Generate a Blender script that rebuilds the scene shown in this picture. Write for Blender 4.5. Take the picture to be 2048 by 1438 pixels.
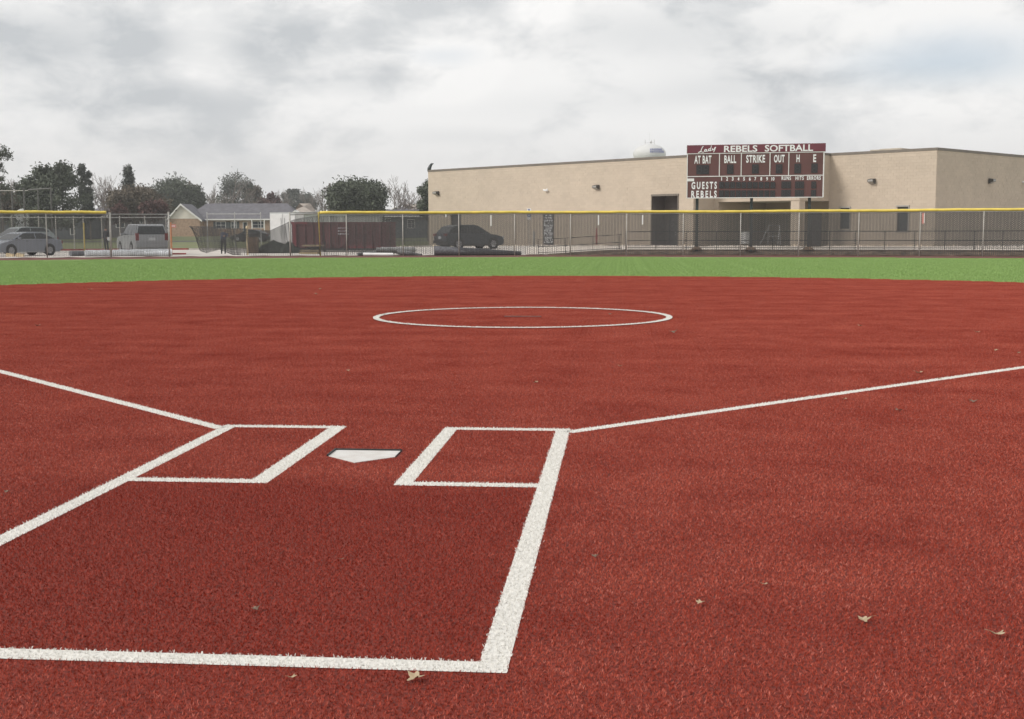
import bpy, bmesh, math, random
import numpy as np
from mathutils import Vector, Matrix
for o in list(bpy.data.objects): bpy.data.objects.remove(o)
SC = bpy.context.scene
COL = SC.collection
rng = random.Random(7)
NP = np.random.RandomState(11)
R = math.radians

# ------------------------------------------------------------------ camera
FPX = 2486.5                      # focal length in pixels of a 2048 px wide frame
CAM = np.array([1.6453, -7.5067, 1.4350])
CR = np.array([0.99612, 0.08793, -0.00228]); CFW = np.array([-0.08735, 0.99085, -0.10259])
CFW = CFW / np.linalg.norm(CFW); CR = CR - CFW * (CR @ CFW); CR = CR / np.linalg.norm(CR); CU = np.cross(CR, CFW)
cd = bpy.data.cameras.new('camera'); co = bpy.data.objects.new('camera', cd); COL.objects.link(co)
cd.sensor_fit = 'HORIZONTAL'; cd.sensor_width = 36.0; cd.lens = FPX / 2048 * 36
cd.clip_start = 0.1; cd.clip_end = 9000
co.matrix_world = Matrix(((CR[0], CU[0], -CFW[0], CAM[0]), (CR[1], CU[1], -CFW[1], CAM[1]), (CR[2], CU[2], -CFW[2], CAM[2]), (0, 0, 0, 1)))
SC.camera = co

# ------------------------------------------------------------------ sky, sun, exposure
SUN_DIR = Vector((-0.80, -0.42, 0.62)).normalized()
sun_el = math.asin(SUN_DIR.z); sun_az = math.atan2(SUN_DIR.x, SUN_DIR.y)
W = bpy.data.worlds.new('World'); SC.world = W; W.use_nodes = True
nt = W.node_tree; nt.nodes.clear(); N = nt.nodes; Lk = nt.links
def wn(t, **k):
    n = N.new(t)
    for a, b in k.items(): setattr(n, a, b)
    return n
out = wn('ShaderNodeOutputWorld'); bg = wn('ShaderNodeBackground'); Lk.new(bg.outputs[0], out.inputs[0])
bg.inputs['Strength'].default_value = 0.1
sky = wn('ShaderNodeTexSky', sky_type='NISHITA', sun_disc=False, sun_elevation=sun_el, sun_rotation=sun_az)
tc = wn('ShaderNodeTexCoord')
def vmul(src, v):
    m = wn('ShaderNodeVectorMath', operation='MULTIPLY'); Lk.new(src, m.inputs[0]); m.inputs[1].default_value = v; return m.outputs[0]
def noise(src, scale, detail, rough, dist=0.0):
    n = wn('ShaderNodeTexNoise'); Lk.new(src, n.inputs['Vector']); n.inputs['Scale'].default_value = scale
    n.inputs['Detail'].default_value = detail; n.inputs['Roughness'].default_value = rough; n.inputs['Distortion'].default_value = dist
    return n.outputs[0]
def mrange(src, a, b, c=0.0, d=1.0, smooth=True):
    n = wn('ShaderNodeMapRange'); n.interpolation_type = 'SMOOTHSTEP' if smooth else 'LINEAR'
    Lk.new(src, n.inputs[0]); n.inputs[1].default_value = a; n.inputs[2].default_value = b; n.inputs[3].default_value = c; n.inputs[4].default_value = d
    return n.outputs[0]
def math2(op, a, b):
    n = wn('ShaderNodeMath', operation=op)
    for i, v in enumerate((a, b)):
        if isinstance(v, (int, float)): n.inputs[i].default_value = v
        else: Lk.new(v, n.inputs[i])
    return n.outputs[0]
def mixc(f, a, b):
    n = wn('ShaderNodeMix', data_type='RGBA')
    for s, v in ((0, f), (6, a), (7, b)):
        if isinstance(v, (int, float)): n.inputs[s].default_value = v
        elif isinstance(v, tuple): n.inputs[s].default_value = v
        else: Lk.new(v, n.inputs[s])
    return n.outputs[2]
def blob(d, size, amp):
    """one cloud: a soft ellipse around a direction of the sky"""
    d = Vector(d).normalized()
    s = wn('ShaderNodeVectorMath', operation='SUBTRACT'); Lk.new(warp, s.inputs[0]); s.inputs[1].default_value = d
    m = vmul(s.outputs[0], (1 / size[0], 1 / size[0], 1 / size[1]))
    l = wn('ShaderNodeVectorMath', operation='LENGTH'); Lk.new(m, l.inputs[0])
    return mrange(l.outputs['Value'], 1.0, 0.0, 0.0, amp)
gen = tc.outputs['Generated']
wnz = wn('ShaderNodeTexNoise'); Lk.new(vmul(gen, (1, 1, 2.4)), wnz.inputs['Vector']); wnz.inputs['Scale'].default_value = 7.0; wnz.inputs['Detail'].default_value = 5
wsub = wn('ShaderNodeVectorMath', operation='SUBTRACT'); Lk.new(wnz.outputs['Color'], wsub.inputs[0]); wsub.inputs[1].default_value = (0.5, 0.5, 0.5)
wsc = vmul(wsub.outputs[0], (0.05, 0.05, 0.03))
wadd = wn('ShaderNodeVectorMath', operation='ADD'); Lk.new(gen, wadd.inputs[0]); Lk.new(wsc, wadd.inputs[1]); warp = wadd.outputs[0]
st = vmul(warp, (1, 1, 1.9))
n1 = noise(st, 5.6, 7, 0.55, 0.1); n2 = noise(st, 17.0, 7, 0.6, 0.15)
dens = math2('ADD', math2('MULTIPLY', n1, 0.66), math2('MULTIPLY', n2, 0.34))
def skydir(px, py):
    d = CFW * FPX + CR * (px - 1024) - CU * (py - 719); return tuple(d / np.linalg.norm(d))
thick = mrange(dens, 0.43, 0.61)
for px, py, sx, sy, a in ((110, 80, .13, .04, 1.0), (220, 200, .12, .024, .6), (590, 90, .07, .022, .75), (690, 165, .09, .018, .45), (1330, 70, .16, .034, .55), (1480, 170, .14, .026, .55), (330, 270, .12, .018, .38), (1250, 215, .2, .02, .25), (930, 280, .10, .014, .32),
                          (400, 50, .05, .05, -.7), (900, 130, .06, .04, -.6), (400, 150, .05, .03, -.6), (1080, 20, .05, .025, -.6), (1850, 215, .1, .018, -.25)):
    thick = math2('ADD', thick, blob(skydir(px, py), (sx, sy), a))
thick = mrange(thick, -0.1, 1.25, 0.0, 1.0, False)
cloud = mixc(thick, (9.4, 9.32, 9.2, 1), (5.35, 5.6, 5.82, 1))
sepz = wn('ShaderNodeSeparateXYZ'); Lk.new(gen, sepz.inputs[0])
lowhaze = mrange(sepz.outputs[2], 0.10, 0.0, 0.0, 0.75)
cloud = mixc(lowhaze, cloud, (8.0, 7.85, 7.7, 1))
gap = math2('ADD', mrange(dens, 0.34, 0.24, 0.0, 0.8), blob(skydir(1900, 120), (.12, .032), .8))
gap = math2('ADD', gap, blob(skydir(880, 110), (.05, .016), .3))
skyblue = mixc(0.5, (5.4, 6.3, 7.5, 1), sky.outputs[0])
allsky = mixc(math2('MULTIPLY', gap, 0.85), cloud, skyblue)
Lk.new(allsky, bg.inputs['Color'])
sl = bpy.data.lights.new('sun', 'SUN'); so = bpy.data.objects.new('sun', sl); COL.objects.link(so)
sl.energy = 2.2; sl.angle = R(14); sl.color = (1.0, 0.95, 0.88)
so.rotation_euler = SUN_DIR.to_track_quat('Z', 'Y').to_euler()
SC.view_settings.view_transform = 'Standard'; SC.view_settings.look = 'None'; SC.view_settings.gamma = 1.0
SC.view_settings.exposure = 0.15; SC.view_settings.use_curve_mapping = False
SC.render.engine = 'CYCLES'
SC.cycles.max_bounces = 5; SC.cycles.diffuse_bounces = 3; SC.cycles.glossy_bounces = 2; SC.cycles.transparent_max_bounces = 8
SC.cycles.use_denoising = True; SC.cycles.denoising_prefilter = 'ACCURATE'
SC.render.film_transparent = False

# ------------------------------------------------------------------ where things stand
def ray(x, y): return CFW + CR * ((x - 1024) / FPX) - CU * ((y - 719) / FPX)
def at(x, y, dep): return CAM + ray(x, y) * dep                # a point seen at (x, y), dep metres along the axis
def horizon(x): return 462.55 - (x - 1024) * 0.00228
def sm(a, b, v):
    t = min(1.0, max(0.0, (v - a) / (b - a))); return t * t * (3 - 2 * t)
def zg(x, y):
    r = math.hypot(x, y)
    w = 0.12 + 0.88 * sm(-24, -6, x)
    near = 0.28 * sm(69, 86, r) * w
    return near + (0.85 - 0.28 * w) * sm(100, 250, r)
def ground(x, dep, dz=0.0):
    p = at(x, horizon(x), dep); return Vector((p[0], p[1], zg(p[0], p[1]) + dz))
def ztop(x, y, dep): return at(x, y, dep)[2]

# ------------------------------------------------------------------ materials
def rgb(r, g, b): return (r, g, b, 1)
def mat(name, col, rough=0.8, var=0.12, scale=6.0, bump=0.0, metal=0.0, spec=0.5, col2=None, island=0.0, detail=5, stretch=None):
    m = bpy.data.materials.new(name); m.use_nodes = True; t = m.node_tree; b = t.nodes['Principled BSDF']
    b.inputs['Roughness'].default_value = rough; b.inputs['Metallic'].default_value = metal; b.inputs['Specular IOR Level'].default_value = spec
    c = t.nodes.new('ShaderNodeTexCoord'); n = t.nodes.new('ShaderNodeTexNoise'); n.inputs['Scale'].default_value = scale; n.inputs['Detail'].default_value = detail
    src = c.outputs['Object']
    if stretch:
        mp = t.nodes.new('ShaderNodeMapping'); mp.inputs['Scale'].default_value = stretch; t.links.new(src, mp.inputs[0]); src = mp.outputs[0]
    t.links.new(src, n.inputs['Vector'])
    mx = t.nodes.new('ShaderNodeMix'); mx.data_type = 'RGBA'
    c2 = col2 or tuple(v * (1 - 2.2 * var) for v in col); c1 = col if col2 else tuple(min(1, v * (1 + 1.4 * var)) for v in col)
    mx.inputs[6].default_value = (*c2, 1); mx.inputs[7].default_value = (*c1, 1)
    mr = t.nodes.new('ShaderNodeMapRange'); mr.inputs[1].default_value = 0.3; mr.inputs[2].default_value = 0.7
    t.links.new(n.outputs[0], mr.inputs[0]); t.links.new(mr.outputs[0], mx.inputs[0]); o = mx.outputs[2]
    if island:
        g = t.nodes.new('ShaderNodeNewGeometry'); hs = t.nodes.new('ShaderNodeHueSaturation'); r2 = t.nodes.new('ShaderNodeMapRange')
        r2.inputs[3].default_value = 1 - island; r2.inputs[4].default_value = 1 + island
        t.links.new(g.outputs['Random Per Island'], r2.inputs[0]); t.links.new(r2.outputs[0], hs.inputs['Value']); t.links.new(o, hs.inputs['Color']); o = hs.outputs[0]
    t.links.new(o, b.inputs['Base Color'])
    if bump:
        bp = t.nodes.new('ShaderNodeBump'); bp.inputs['Strength'].default_value = bump; bp.inputs['Distance'].default_value = 0.02
        t.links.new(n.outputs[0], bp.inputs['Height']); t.links.new(bp.outputs[0], b.inputs['Normal'])
    return m

def turf_mat(name, dark, light, pale=None, panel=False, tint=.34):
    """fibre colour: two tones mixed by broad world-space noise, on red turf as painted nap shading, plus a tint per blade"""
    pale_on = pale is not None; pale = pale or light
    m = bpy.data.materials.new(name); m.use_nodes = True; t = m.node_tree; b = t.nodes['Principled BSDF']; L = t.links
    b.inputs['Roughness'].default_value = 0.55; b.inputs['Specular IOR Level'].default_value = 0.22
    g = t.nodes.new('ShaderNodeNewGeometry')
    def nz(sc, rot, scale, det):
        mp = t.nodes.new('ShaderNodeMapping'); mp.inputs['Rotation'].default_value = (0, 0, rot); mp.inputs['Scale'].default_value = sc
        L.new(g.outputs['Position'], mp.inputs[0]); n = t.nodes.new('ShaderNodeTexNoise'); n.inputs['Scale'].default_value = scale; n.inputs['Detail'].default_value = det
        L.new(mp.outputs[0], n.inputs['Vector']); return n.outputs[0]
    def mr(s, a, c, lo=0.0, hi=1.0):
        n = t.nodes.new('ShaderNodeMapRange'); n.inputs[1].default_value = a; n.inputs[2].default_value = c; n.inputs[3].default_value = lo; n.inputs[4].default_value = hi; L.new(s, n.inputs[0]); return n.outputs[0]
    def ma(op, a, c):
        n = t.nodes.new('ShaderNodeMath'); n.operation = op
        for i, v in enumerate((a, c)):
            if isinstance(v, (int, float)): n.inputs[i].default_value = v
            else: L.new(v, n.inputs[i])
        return n.outputs[0]
    f = ma('ADD', ma('MULTIPLY', nz((0.14, 1.0, 1), R(9), 1.1, 7), 0.42), ma('MULTIPLY', nz((1, 1, 1), 0, 1.5, 9), 0.58))
    f = mr(f, 0.24, 0.68)
    if panel:      # catcher's box: shade between the leaning fibres painted as a darker tone
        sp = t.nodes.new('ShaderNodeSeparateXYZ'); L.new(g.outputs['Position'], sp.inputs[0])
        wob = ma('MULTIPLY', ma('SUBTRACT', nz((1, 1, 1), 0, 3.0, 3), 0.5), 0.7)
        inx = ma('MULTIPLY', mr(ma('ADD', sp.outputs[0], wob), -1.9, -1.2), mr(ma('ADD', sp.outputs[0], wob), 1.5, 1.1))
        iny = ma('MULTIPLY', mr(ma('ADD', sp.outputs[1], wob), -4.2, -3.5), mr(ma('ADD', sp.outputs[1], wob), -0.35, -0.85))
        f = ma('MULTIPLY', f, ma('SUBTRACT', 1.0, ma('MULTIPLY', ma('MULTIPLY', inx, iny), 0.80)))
    mx = t.nodes.new('ShaderNodeMix'); mx.data_type = 'RGBA'; mx.inputs[6].default_value = (*dark, 1); mx.inputs[7].default_value = (*light, 1); L.new(f, mx.inputs[0])
    at_ = t.nodes.new('ShaderNodeAttribute'); at_.attribute_name = 'tint'
    hs = t.nodes.new('ShaderNodeHueSaturation'); L.new(mx.outputs[2], hs.inputs['Color']); L.new(mr(at_.outputs['Fac'], 0, 1, 1 - tint, 1 + tint), hs.inputs['Value'])
    m2 = t.nodes.new('ShaderNodeMix'); m2.data_type = 'RGBA'; L.new(ma('MULTIPLY', mr(at_.outputs['Fac'], 0.72, 0.84), ma('ADD', 0.15, ma('MULTIPLY', f, 0.85))), m2.inputs[0]); L.new(hs.outputs[0], m2.inputs[6]); m2.inputs[7].default_value = (*pale, 1)  # pale blades: highlights on the fibres painted into the colour
    L.new((m2.outputs[2] if pale_on else hs.outputs[0]), b.inputs['Base Color'])
    return m
RED_D, RED_L = (0.26, 0.018, 0.005), (0.50, 0.098, 0.056)
M = {}
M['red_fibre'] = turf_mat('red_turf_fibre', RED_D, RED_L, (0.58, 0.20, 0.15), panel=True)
M['green_fibre'] = turf_mat('green_turf_fibre', (0.235, 0.36, 0.105), (0.27, 0.40, 0.13))
M['white_fibre'] = turf_mat('white_turf_fibre', (0.72, 0.70, 0.66), (0.80, 0.785, 0.745), tint=.07)
M['white_base'] = mat('white_turf_base', (0.70, 0.68, 0.64), 0.9, .04, 40)
M['red_base'] = mat('red_turf_infill', (0.19, 0.022, 0.011), 0.95, .25, 60)
M['green_base'] = mat('green_turf_infill', (0.20, 0.31, 0.09), 0.95, .15, 20)
M['track'] = mat('warning_track_red', (0.14, 0.045, 0.032), 0.95, .2, 3)
M['lawn'] = mat('winter_lawn', (0.16, 0.155, 0.06), 0.95, .1, 0.35, col2=(0.10, 0.13, 0.045), detail=8)
M['dirt'] = mat('bare_dirt', (0.19, 0.13, 0.09), 0.95, .25, 2.0, bump=.5)
M['concrete'] = mat('concrete_pavement', (0.50, 0.46, 0.42), 0.9, .10, 0.8, detail=8)
M['walk'] = mat('concrete_walk', (0.56, 0.50, 0.44), 0.9, .10, 0.6, detail=8)
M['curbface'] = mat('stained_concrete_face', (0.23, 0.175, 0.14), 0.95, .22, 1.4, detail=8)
M['redcurb'] = mat('red_curb_paint', (0.34, 0.07, 0.06), 0.8, .2, 3)
M['road'] = mat('asphalt', (0.07, 0.07, 0.072), 0.9, .15, 2)
M['block'] = mat('tan_split_face_block', (0.52, 0.437, 0.35), 0.92, .03, 0.5, bump=.15, island=0.035, detail=9)
M['mortar'] = mat('tan_mortar', (0.48, 0.402, 0.322), 0.95, .06, 4)
M['coping'] = mat('bronze_metal_coping', (0.17, 0.145, 0.12), 0.5, .08, 2)
M['roof_tan'] = mat('tan_roof_membrane', (0.45, 0.40, 0.33), 0.9, .08, 2)
M['doordark'] = mat('dark_bronze_door', (0.055, 0.052, 0.055), 0.5, .12, 2)
M['recess'] = mat('bay_lining', (0.16, 0.135, 0.125), 0.9, .1, 1)
M['glass'] = mat('dark_window_glass', (0.05, 0.058, 0.068), 0.12, .05, 2)
M['frame'] = mat('window_frame_metal', (0.38, 0.36, 0.33), 0.5, .08, 4)
M['galv'] = mat('galvanised_steel', (0.42, 0.42, 0.41), 0.45, .1, 8, metal=.4)
M['galv_dk'] = mat('weathered_steel', (0.44, 0.42, 0.39), 0.6, .12, 8, metal=.1)
M['post_dk'] = mat('dull_steel', (0.10, 0.098, 0.095), 0.6, .12, 8)
M['mesh'] = mat('black_vinyl_wire', (0.078, 0.076, 0.074), 0.5, .15, 9)
M['yellow'] = mat('yellow_plastic_cap', (0.78, 0.60, 0.10), 0.45, .08, 1.5)
M['yellow_s'] = mat('yellow_paint', (0.42, 0.32, 0.07), 0.6, .15, 5)
M['black'] = mat('black_pipe', (0.03, 0.03, 0.03), 0.45, .15, 6)
M['greenblack'] = mat('dark_green_steel', (0.03, 0.042, 0.04), 0.45, .15, 4)
M['maroon'] = mat('maroon_panel_paint', (0.12, 0.046, 0.043), 0.55, .08, 0.8)
M['maroon_hd'] = mat('maroon_header_paint', (0.15, 0.024, 0.042), 0.5, .08, 0.8)
M['white'] = mat('white_paint', (0.80, 0.80, 0.79), 0.6, .04, 3)
M['letter'] = mat('white_lettering', (0.82, 0.83, 0.84), 0.6, .03, 3)
M['led'] = mat('dark_lamp_panel', (0.022, 0.020, 0.024), 0.4, .2, 25)
M['bulb'] = mat('unlit_lamps', (0.055, 0.05, 0.055), 0.3, .2, 30)
M['rubber_w'] = mat('white_rubber_plate', (0.66, 0.655, 0.635), 0.6, .05, 9, col2=(0.53, 0.49, 0.455))
M['rubber_b'] = mat('black_rubber', (0.02, 0.02, 0.02), 0.7, .2, 20)
M['leaf'] = mat('dry_leaf', (0.50, 0.40, 0.27), 0.8, .15, 25, col2=(0.34, 0.25, 0.15))
M['leaf_dk'] = mat('brown_leaf', (0.20, 0.13, 0.09), 0.8, .2, 25)
M['tyre'] = mat('tyre_rubber', (0.022, 0.022, 0.023), 0.8, .15, 10)
M['rim'] = mat('alloy_rim', (0.42, 0.42, 0.43), 0.3, .05, 8, metal=.6)
M['carglass'] = mat('tinted_car_glass', (0.02, 0.024, 0.028), 0.06, .05, 2)
M['taillight'] = mat('red_tail_lens', (0.20, 0.015, 0.02), 0.25, .1, 8)
M['headlight'] = mat('clear_head_lens', (0.55, 0.56, 0.58), 0.15, .05, 8)
M['plasticdk'] = mat('dark_trim_plastic', (0.03, 0.03, 0.032), 0.6, .1, 8)
M['plate'] = mat('licence_plate', (0.65, 0.66, 0.68), 0.5, .05, 8)
def paint(n, c): return mat(n, c, 0.28, .03, 1.0, metal=.25)
M['p_silverblue'] = paint('silver_blue_paint', (0.29, 0.31, 0.355)); M['p_silver'] = paint('silver_paint', (0.36, 0.37, 0.385))
M['p_dark'] = paint('dark_slate_paint', (0.058, 0.072, 0.084)); M['p_pale'] = paint('pale_green_grey_paint', (0.27, 0.305, 0.30)); M['p_black'] = paint('black_paint', (0.03, 0.03, 0.035))
M['brick'] = mat('orange_house_brick', (0.38, 0.265, 0.185), 0.9, .12, 3); M['siding'] = mat('cream_siding', (0.72, 0.68, 0.60), 0.8, .04, 1)
M['shingle'] = mat('grey_roof_shingle', (0.135, 0.13, 0.145), 0.95, .1, 1.5); M['shingle_tan'] = mat('tan_roof_shingle', (0.36, 0.31, 0.27), 0.95, .08, 1)
M['shutter'] = mat('dark_shutter', (0.05, 0.06, 0.06), 0.7, .1, 3); M['trim'] = mat('white_house_trim', (0.76, 0.75, 0.72), 0.7, .04, 2)
M['wall_grey'] = mat('grey_house_wall', (0.13, 0.125, 0.13), 0.9, .12, 1.0); M['bluemetal'] = mat('dark_blue_fascia', (0.06, 0.085, 0.15), 0.6, .1, 2)
M['wall_blue'] = mat('slate_wall', (0.10, 0.115, 0.125), 0.9, .12, 1.0); M['whitemetal'] = mat('white_ribbed_metal', (0.60, 0.61, 0.60), 0.55, .06, 2)
M['dumpster'] = mat('maroon_dumpster_steel', (0.125, 0.032, 0.038), 0.6, .18, 1.4, detail=8); M['dump_red'] = mat('bright_red_steel', (0.22, 0.032, 0.045), 0.55, .12, 2)
M['wood'] = mat('pallet_wood', (0.42, 0.34, 0.22), 0.9, .15, 6, stretch=(1, 8, 8)); M['crate'] = mat('brown_crate', (0.20, 0.135, 0.09), 0.9, .15, 4)
M['stake'] = mat('cream_stake', (0.62, 0.50, 0.32), 0.8, .15, 8); M['tarp_w'] = mat('white_plastic_sheet', (0.66, 0.68, 0.71), 0.4, .08, 3); M['tarp_g'] = mat('grey_geotextile', (0.30, 0.30, 0.30), 0.85, .15, 3)
M['roll'] = mat('black_turf_roll', (0.15, 0.15, 0.165), 0.7, .2, 8); M['rollend'] = mat('roll_end_grey', (0.18, 0.18, 0.19), 0.85, .2, 14)
M['tarp_dk'] = mat('dark_green_tarp', (0.045, 0.055, 0.045), 0.8, .2, 2); M['orange'] = mat('orange_plastic', (0.45, 0.19, 0.09), 0.6, .1, 5)
M['signblue'] = mat('blue_sign_face', (0.05, 0.10, 0.30), 0.5, .05, 5); M['signred'] = mat('red_sign_face', (0.42, 0.05, 0.05), 0.5, .08, 5); M['pink'] = mat('faded_red_strip', (0.55, 0.22, 0.19), 0.7, .1, 6)
M['tower'] = mat('white_tank_paint', (0.66, 0.66, 0.65), 0.7, .05, .1); M['towerblue'] = mat('blue_tank_lettering', (0.20, 0.22, 0.44), 0.7, .05, .2)
M['bark'] = mat('grey_bark', (0.17, 0.145, 0.125), 0.95, .2, 3); M['twig'] = mat('grey_twig', (0.20, 0.17, 0.155), 0.95, .15, 2); M['pole'] = mat('weathered_pole_wood', (0.13, 0.10, 0.08), 0.95, .15, 3)
M['fo_dark'] = mat('dark_evergreen_leaf', (0.09, 0.105, 0.072), 0.75, .22, .5, island=.18); M['fo_cedar'] = mat('grey_green_leaf', (0.075, 0.085, 0.055), 0.8, .22, .5, island=.18)
M['fo_conifer'] = mat('conifer_needle', (0.088, 0.097, 0.08), 0.8, .22, .5, island=.18); M['fo_brown'] = mat('brown_olive_leaf', (0.135, 0.11, 0.08), 0.85, .22, .5, island=.18)
M['fo_red'] = mat('red_brown_leaf', (0.12, 0.062, 0.054), 0.85, .22, .5, island=.18); M['fo_grey'] = mat('far_grey_green_leaf', (0.115, 0.125, 0.105), 0.85, .2, .5, island=.25)
M['fo_wood'] = mat('far_winter_wood', (0.175, 0.155, 0.14), 0.95, .2, .3, island=.2); M['bronze'] = mat('bronze_lamp_housing', (0.05, 0.047, 0.044), 0.5, .1, 8); M['lens'] = mat('lamp_lens', (0.30, 0.29, 0.27), 0.3, .1, 8)
M['skin'] = mat('skin', (0.36, 0.22, 0.16), 0.6, .06, 8); M['cloth_dk'] = mat('dark_work_clothes', (0.025, 0.026, 0.034), 0.9, .2, 6); M['cloth_bl'] = mat('dusty_blue_shirt', (0.085, 0.095, 0.15), 0.9, .15, 6); M['hair'] = mat('dark_hair', (0.03, 0.022, 0.018), 0.8, .2, 12)
M['glove'] = mat('white_work_cloth', (0.7, 0.7, 0.7), 0.8, .05, 6)

# ------------------------------------------------------------------ mesh builder
class MB:
    def __init__(s): s.v = []; s.f = []; s.m = []
    def add(s, vs, fs, mi=0):
        b = len(s.v); s.v += [tuple(v) for v in vs]; s.f += [tuple(b + i for i in f) for f in fs]; s.m += [mi] * len(fs); return s
    def box(s, c, d, rz=0, mi=0, M4=None):
        hx, hy, hz = d[0] / 2, d[1] / 2, d[2] / 2; cs, sn = math.cos(rz), math.sin(rz); vs = []
        for z in (-hz, hz):
            for x, y in ((-hx, -hy), (hx, -hy), (hx, hy), (-hx, hy)):
                v = (x * cs - y * sn + c[0], x * sn + y * cs + c[1], z + c[2]); vs.append(tuple(M4 @ Vector(v)) if M4 else v)
        return s.add(vs, [(3, 2, 1, 0), (4, 5, 6, 7), (0, 1, 5, 4), (1, 2, 6, 5), (2, 3, 7, 6), (3, 0, 4, 7)], mi)
    def tube(s, pts, r, n=8, mi=0, cap=True):
        pts = [Vector(p) for p in pts]; k = len(pts); rs = r if isinstance(r, (list, tuple)) else [r] * k; vs = []; fs = []
        up = None
        for i, p in enumerate(pts):
            d = (pts[min(i + 1, k - 1)] - pts[max(i - 1, 0)]).normalized()
            if up is None: up = Vector((0, 0, 1)) if abs(d.z) < .9 else Vector((1, 0, 0))
            a = d.cross(up).normalized(); b = a.cross(d).normalized(); up = b
            for j in range(n):
                t = 2 * math.pi * j / n; vs.append(p + (a * math.cos(t) + b * math.sin(t)) * rs[i])
        for i in range(k - 1):
            for j in range(n): fs.append((i * n + j, i * n + (j + 1) % n, (i + 1) * n + (j + 1) % n, (i + 1) * n + j))
        if cap: fs += [tuple(range(n - 1, -1, -1)), tuple((k - 1) * n + j for j in range(n))]
        return s.add(vs, fs, mi)
    def lathe(s, prof, n=24, c=(0, 0, 0), axis='z', mi=0):
        vs = []; fs = []; k = len(prof)
        for r, h in prof:
            for j in range(n):
                t = 2 * math.pi * j / n; a, b = r * math.cos(t), r * math.sin(t)
                v = {'z': (a, b, h), 'y': (a, h, b), 'x': (h, a, b)}[axis]; vs.append((v[0] + c[0], v[1] + c[1], v[2] + c[2]))
        for i in range(k - 1):
            for j in range(n): fs.append((i * n + j, i * n + (j + 1) % n, (i + 1) * n + (j + 1) % n, (i + 1) * n + j))
        fs += [tuple(range(n)), tuple((k - 1) * n + j for j in range(n - 1, -1, -1))]
        return s.add(vs, fs, mi)
    def prism(s, poly, z0, z1, mi=0):
        n = len(poly); vs = [(x, y, z0) for x, y in poly] + [(x, y, z1) for x, y in poly]
        return s.add(vs, [tuple(range(n - 1, -1, -1)), tuple(range(n, 2 * n))] + [(i, (i + 1) % n, n + (i + 1) % n, n + i) for i in range(n)], mi)
    def mesh(s, name, mats, smooth=False):
        me = bpy.data.meshes.new(name); me.from_pydata([tuple(v) for v in s.v], [], s.f)
        for m in (mats if isinstance(mats, (list, tuple)) else [mats]): me.materials.append(m)
        if any(s.m): me.polygons.foreach_set('material_index', s.m)
        if smooth: me.polygons.foreach_set('use_smooth', [True] * len(me.polygons))
        me.update(); return me
    def build(s, name, mats, parent=None, smooth=False, loc=None, rz=0, **props):
        return link(name, s.mesh(name, mats, smooth), parent, loc, rz, **props)
def link(name, me, parent=None, loc=None, rz=0, **props):
    o = bpy.data.objects.new(name, me); COL.objects.link(o)
    if parent: o.parent = parent
    if loc is not None: o.location = loc
    if rz: o.rotation_euler = (0, 0, rz)
    for k, v in props.items():
        if v is not None: o[k] = v
    return o
def thing(name, label, cat, loc=(0, 0, 0), rz=0, group=None):
    o = bpy.data.objects.new(name, None); COL.objects.link(o); o.empty_display_size = .2
    o.location = loc; o.rotation_euler = (0, 0, rz); o['label'] = label; o['category'] = cat; o['kind'] = 'thing'
    if group: o['group'] = group
    return o
def tag(o, label, cat, group=None):
    o['label'] = label; o['category'] = cat; o['kind'] = 'thing'
    if group: o['group'] = group
    return o
def copy_tree(o, parent=None):
    c = o.copy(); COL.objects.link(c)
    if parent: c.parent = parent
    for ch in list(o.children): copy_tree(ch, c)
    return c
def np_mesh(name, verts, faces_flat, n_per, material, tint=None):
    """big meshes straight from arrays; tint is one value per face"""
    me = bpy.data.meshes.new(name); nf = len(faces_flat) // n_per
    me.vertices.add(len(verts)); me.vertices.foreach_set('co', np.asarray(verts, np.float32).ravel())
    me.loops.add(nf * n_per); me.loops.foreach_set('vertex_index', np.asarray(faces_flat, np.int32))
    me.polygons.add(nf); me.polygons.foreach_set('loop_start', np.arange(0, nf * n_per, n_per, dtype=np.int32))
    me.materials.append(material)
    if tint is not None:
        a = me.attributes.new('tint', 'FLOAT', 'FACE'); a.data.foreach_set('value', np.asarray(tint, np.float32))
    me.update(calc_edges=True); return me

# ------------------------------------------------------------------ field geometry (metres, origin at the back tip of the plate)
XI, XO, YF, YB, YC, PC = 0.3646, 1.2818, 1.4228, -0.6632, -3.608, 13.203
LW = 0.10; FENCE_R = 67.0; SKIN_R = 19.2; LANE = math.sqrt(.5)
RECTS = {'catchers_box': [(-XO, YC, XO, YC + LW), (XO - LW, YC + LW, XO, YB), (-XO, YC + LW, -XO + LW, YB)],
         'batters_box': [(XO - LW, YB, XO, YF), (XI, YB, XI + LW, YF), (XI + LW, YF - LW, XO - LW, YF), (XI + LW, YB, XO - LW, YB + LW)],
         'batters_box.001': [(-XO, YB, -XO + LW, YF), (-XI - .115, YB, -XI, YF), (-XO + LW, YF - LW, -XI - .115, YF), (-XO + LW, YB, -XI - .115, YB + LW)]}
F0, F1 = 1.86, 12.5           # foul line, distance from the tip along the 45 degree line
PLATE = [(-.2159, .4318), (.2159, .4318), (.2159, .2159), (0, 0), (-.2159, .2159)]
def in_lines(x, y, wob):
    m = np.zeros(len(x), bool)
    for rs in RECTS.values():
        for a, b, c, d in rs: m |= (x > a + wob) & (x < c + wob) & (y > b + wob) & (y < d + wob)
    for sg in (-1, 1):
        u = (sg * x + y) * LANE; v = (-sg * x + y) * LANE; m |= (np.abs(v + wob) < LW / 2) & (u > F0 - .06) & (u < F1)
    return m
def in_plate(x, y, g):
    return (np.abs(x) < .2159 + g) & (y < .4318 + g) & (y > np.abs(x) - g * 1.4)

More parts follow.
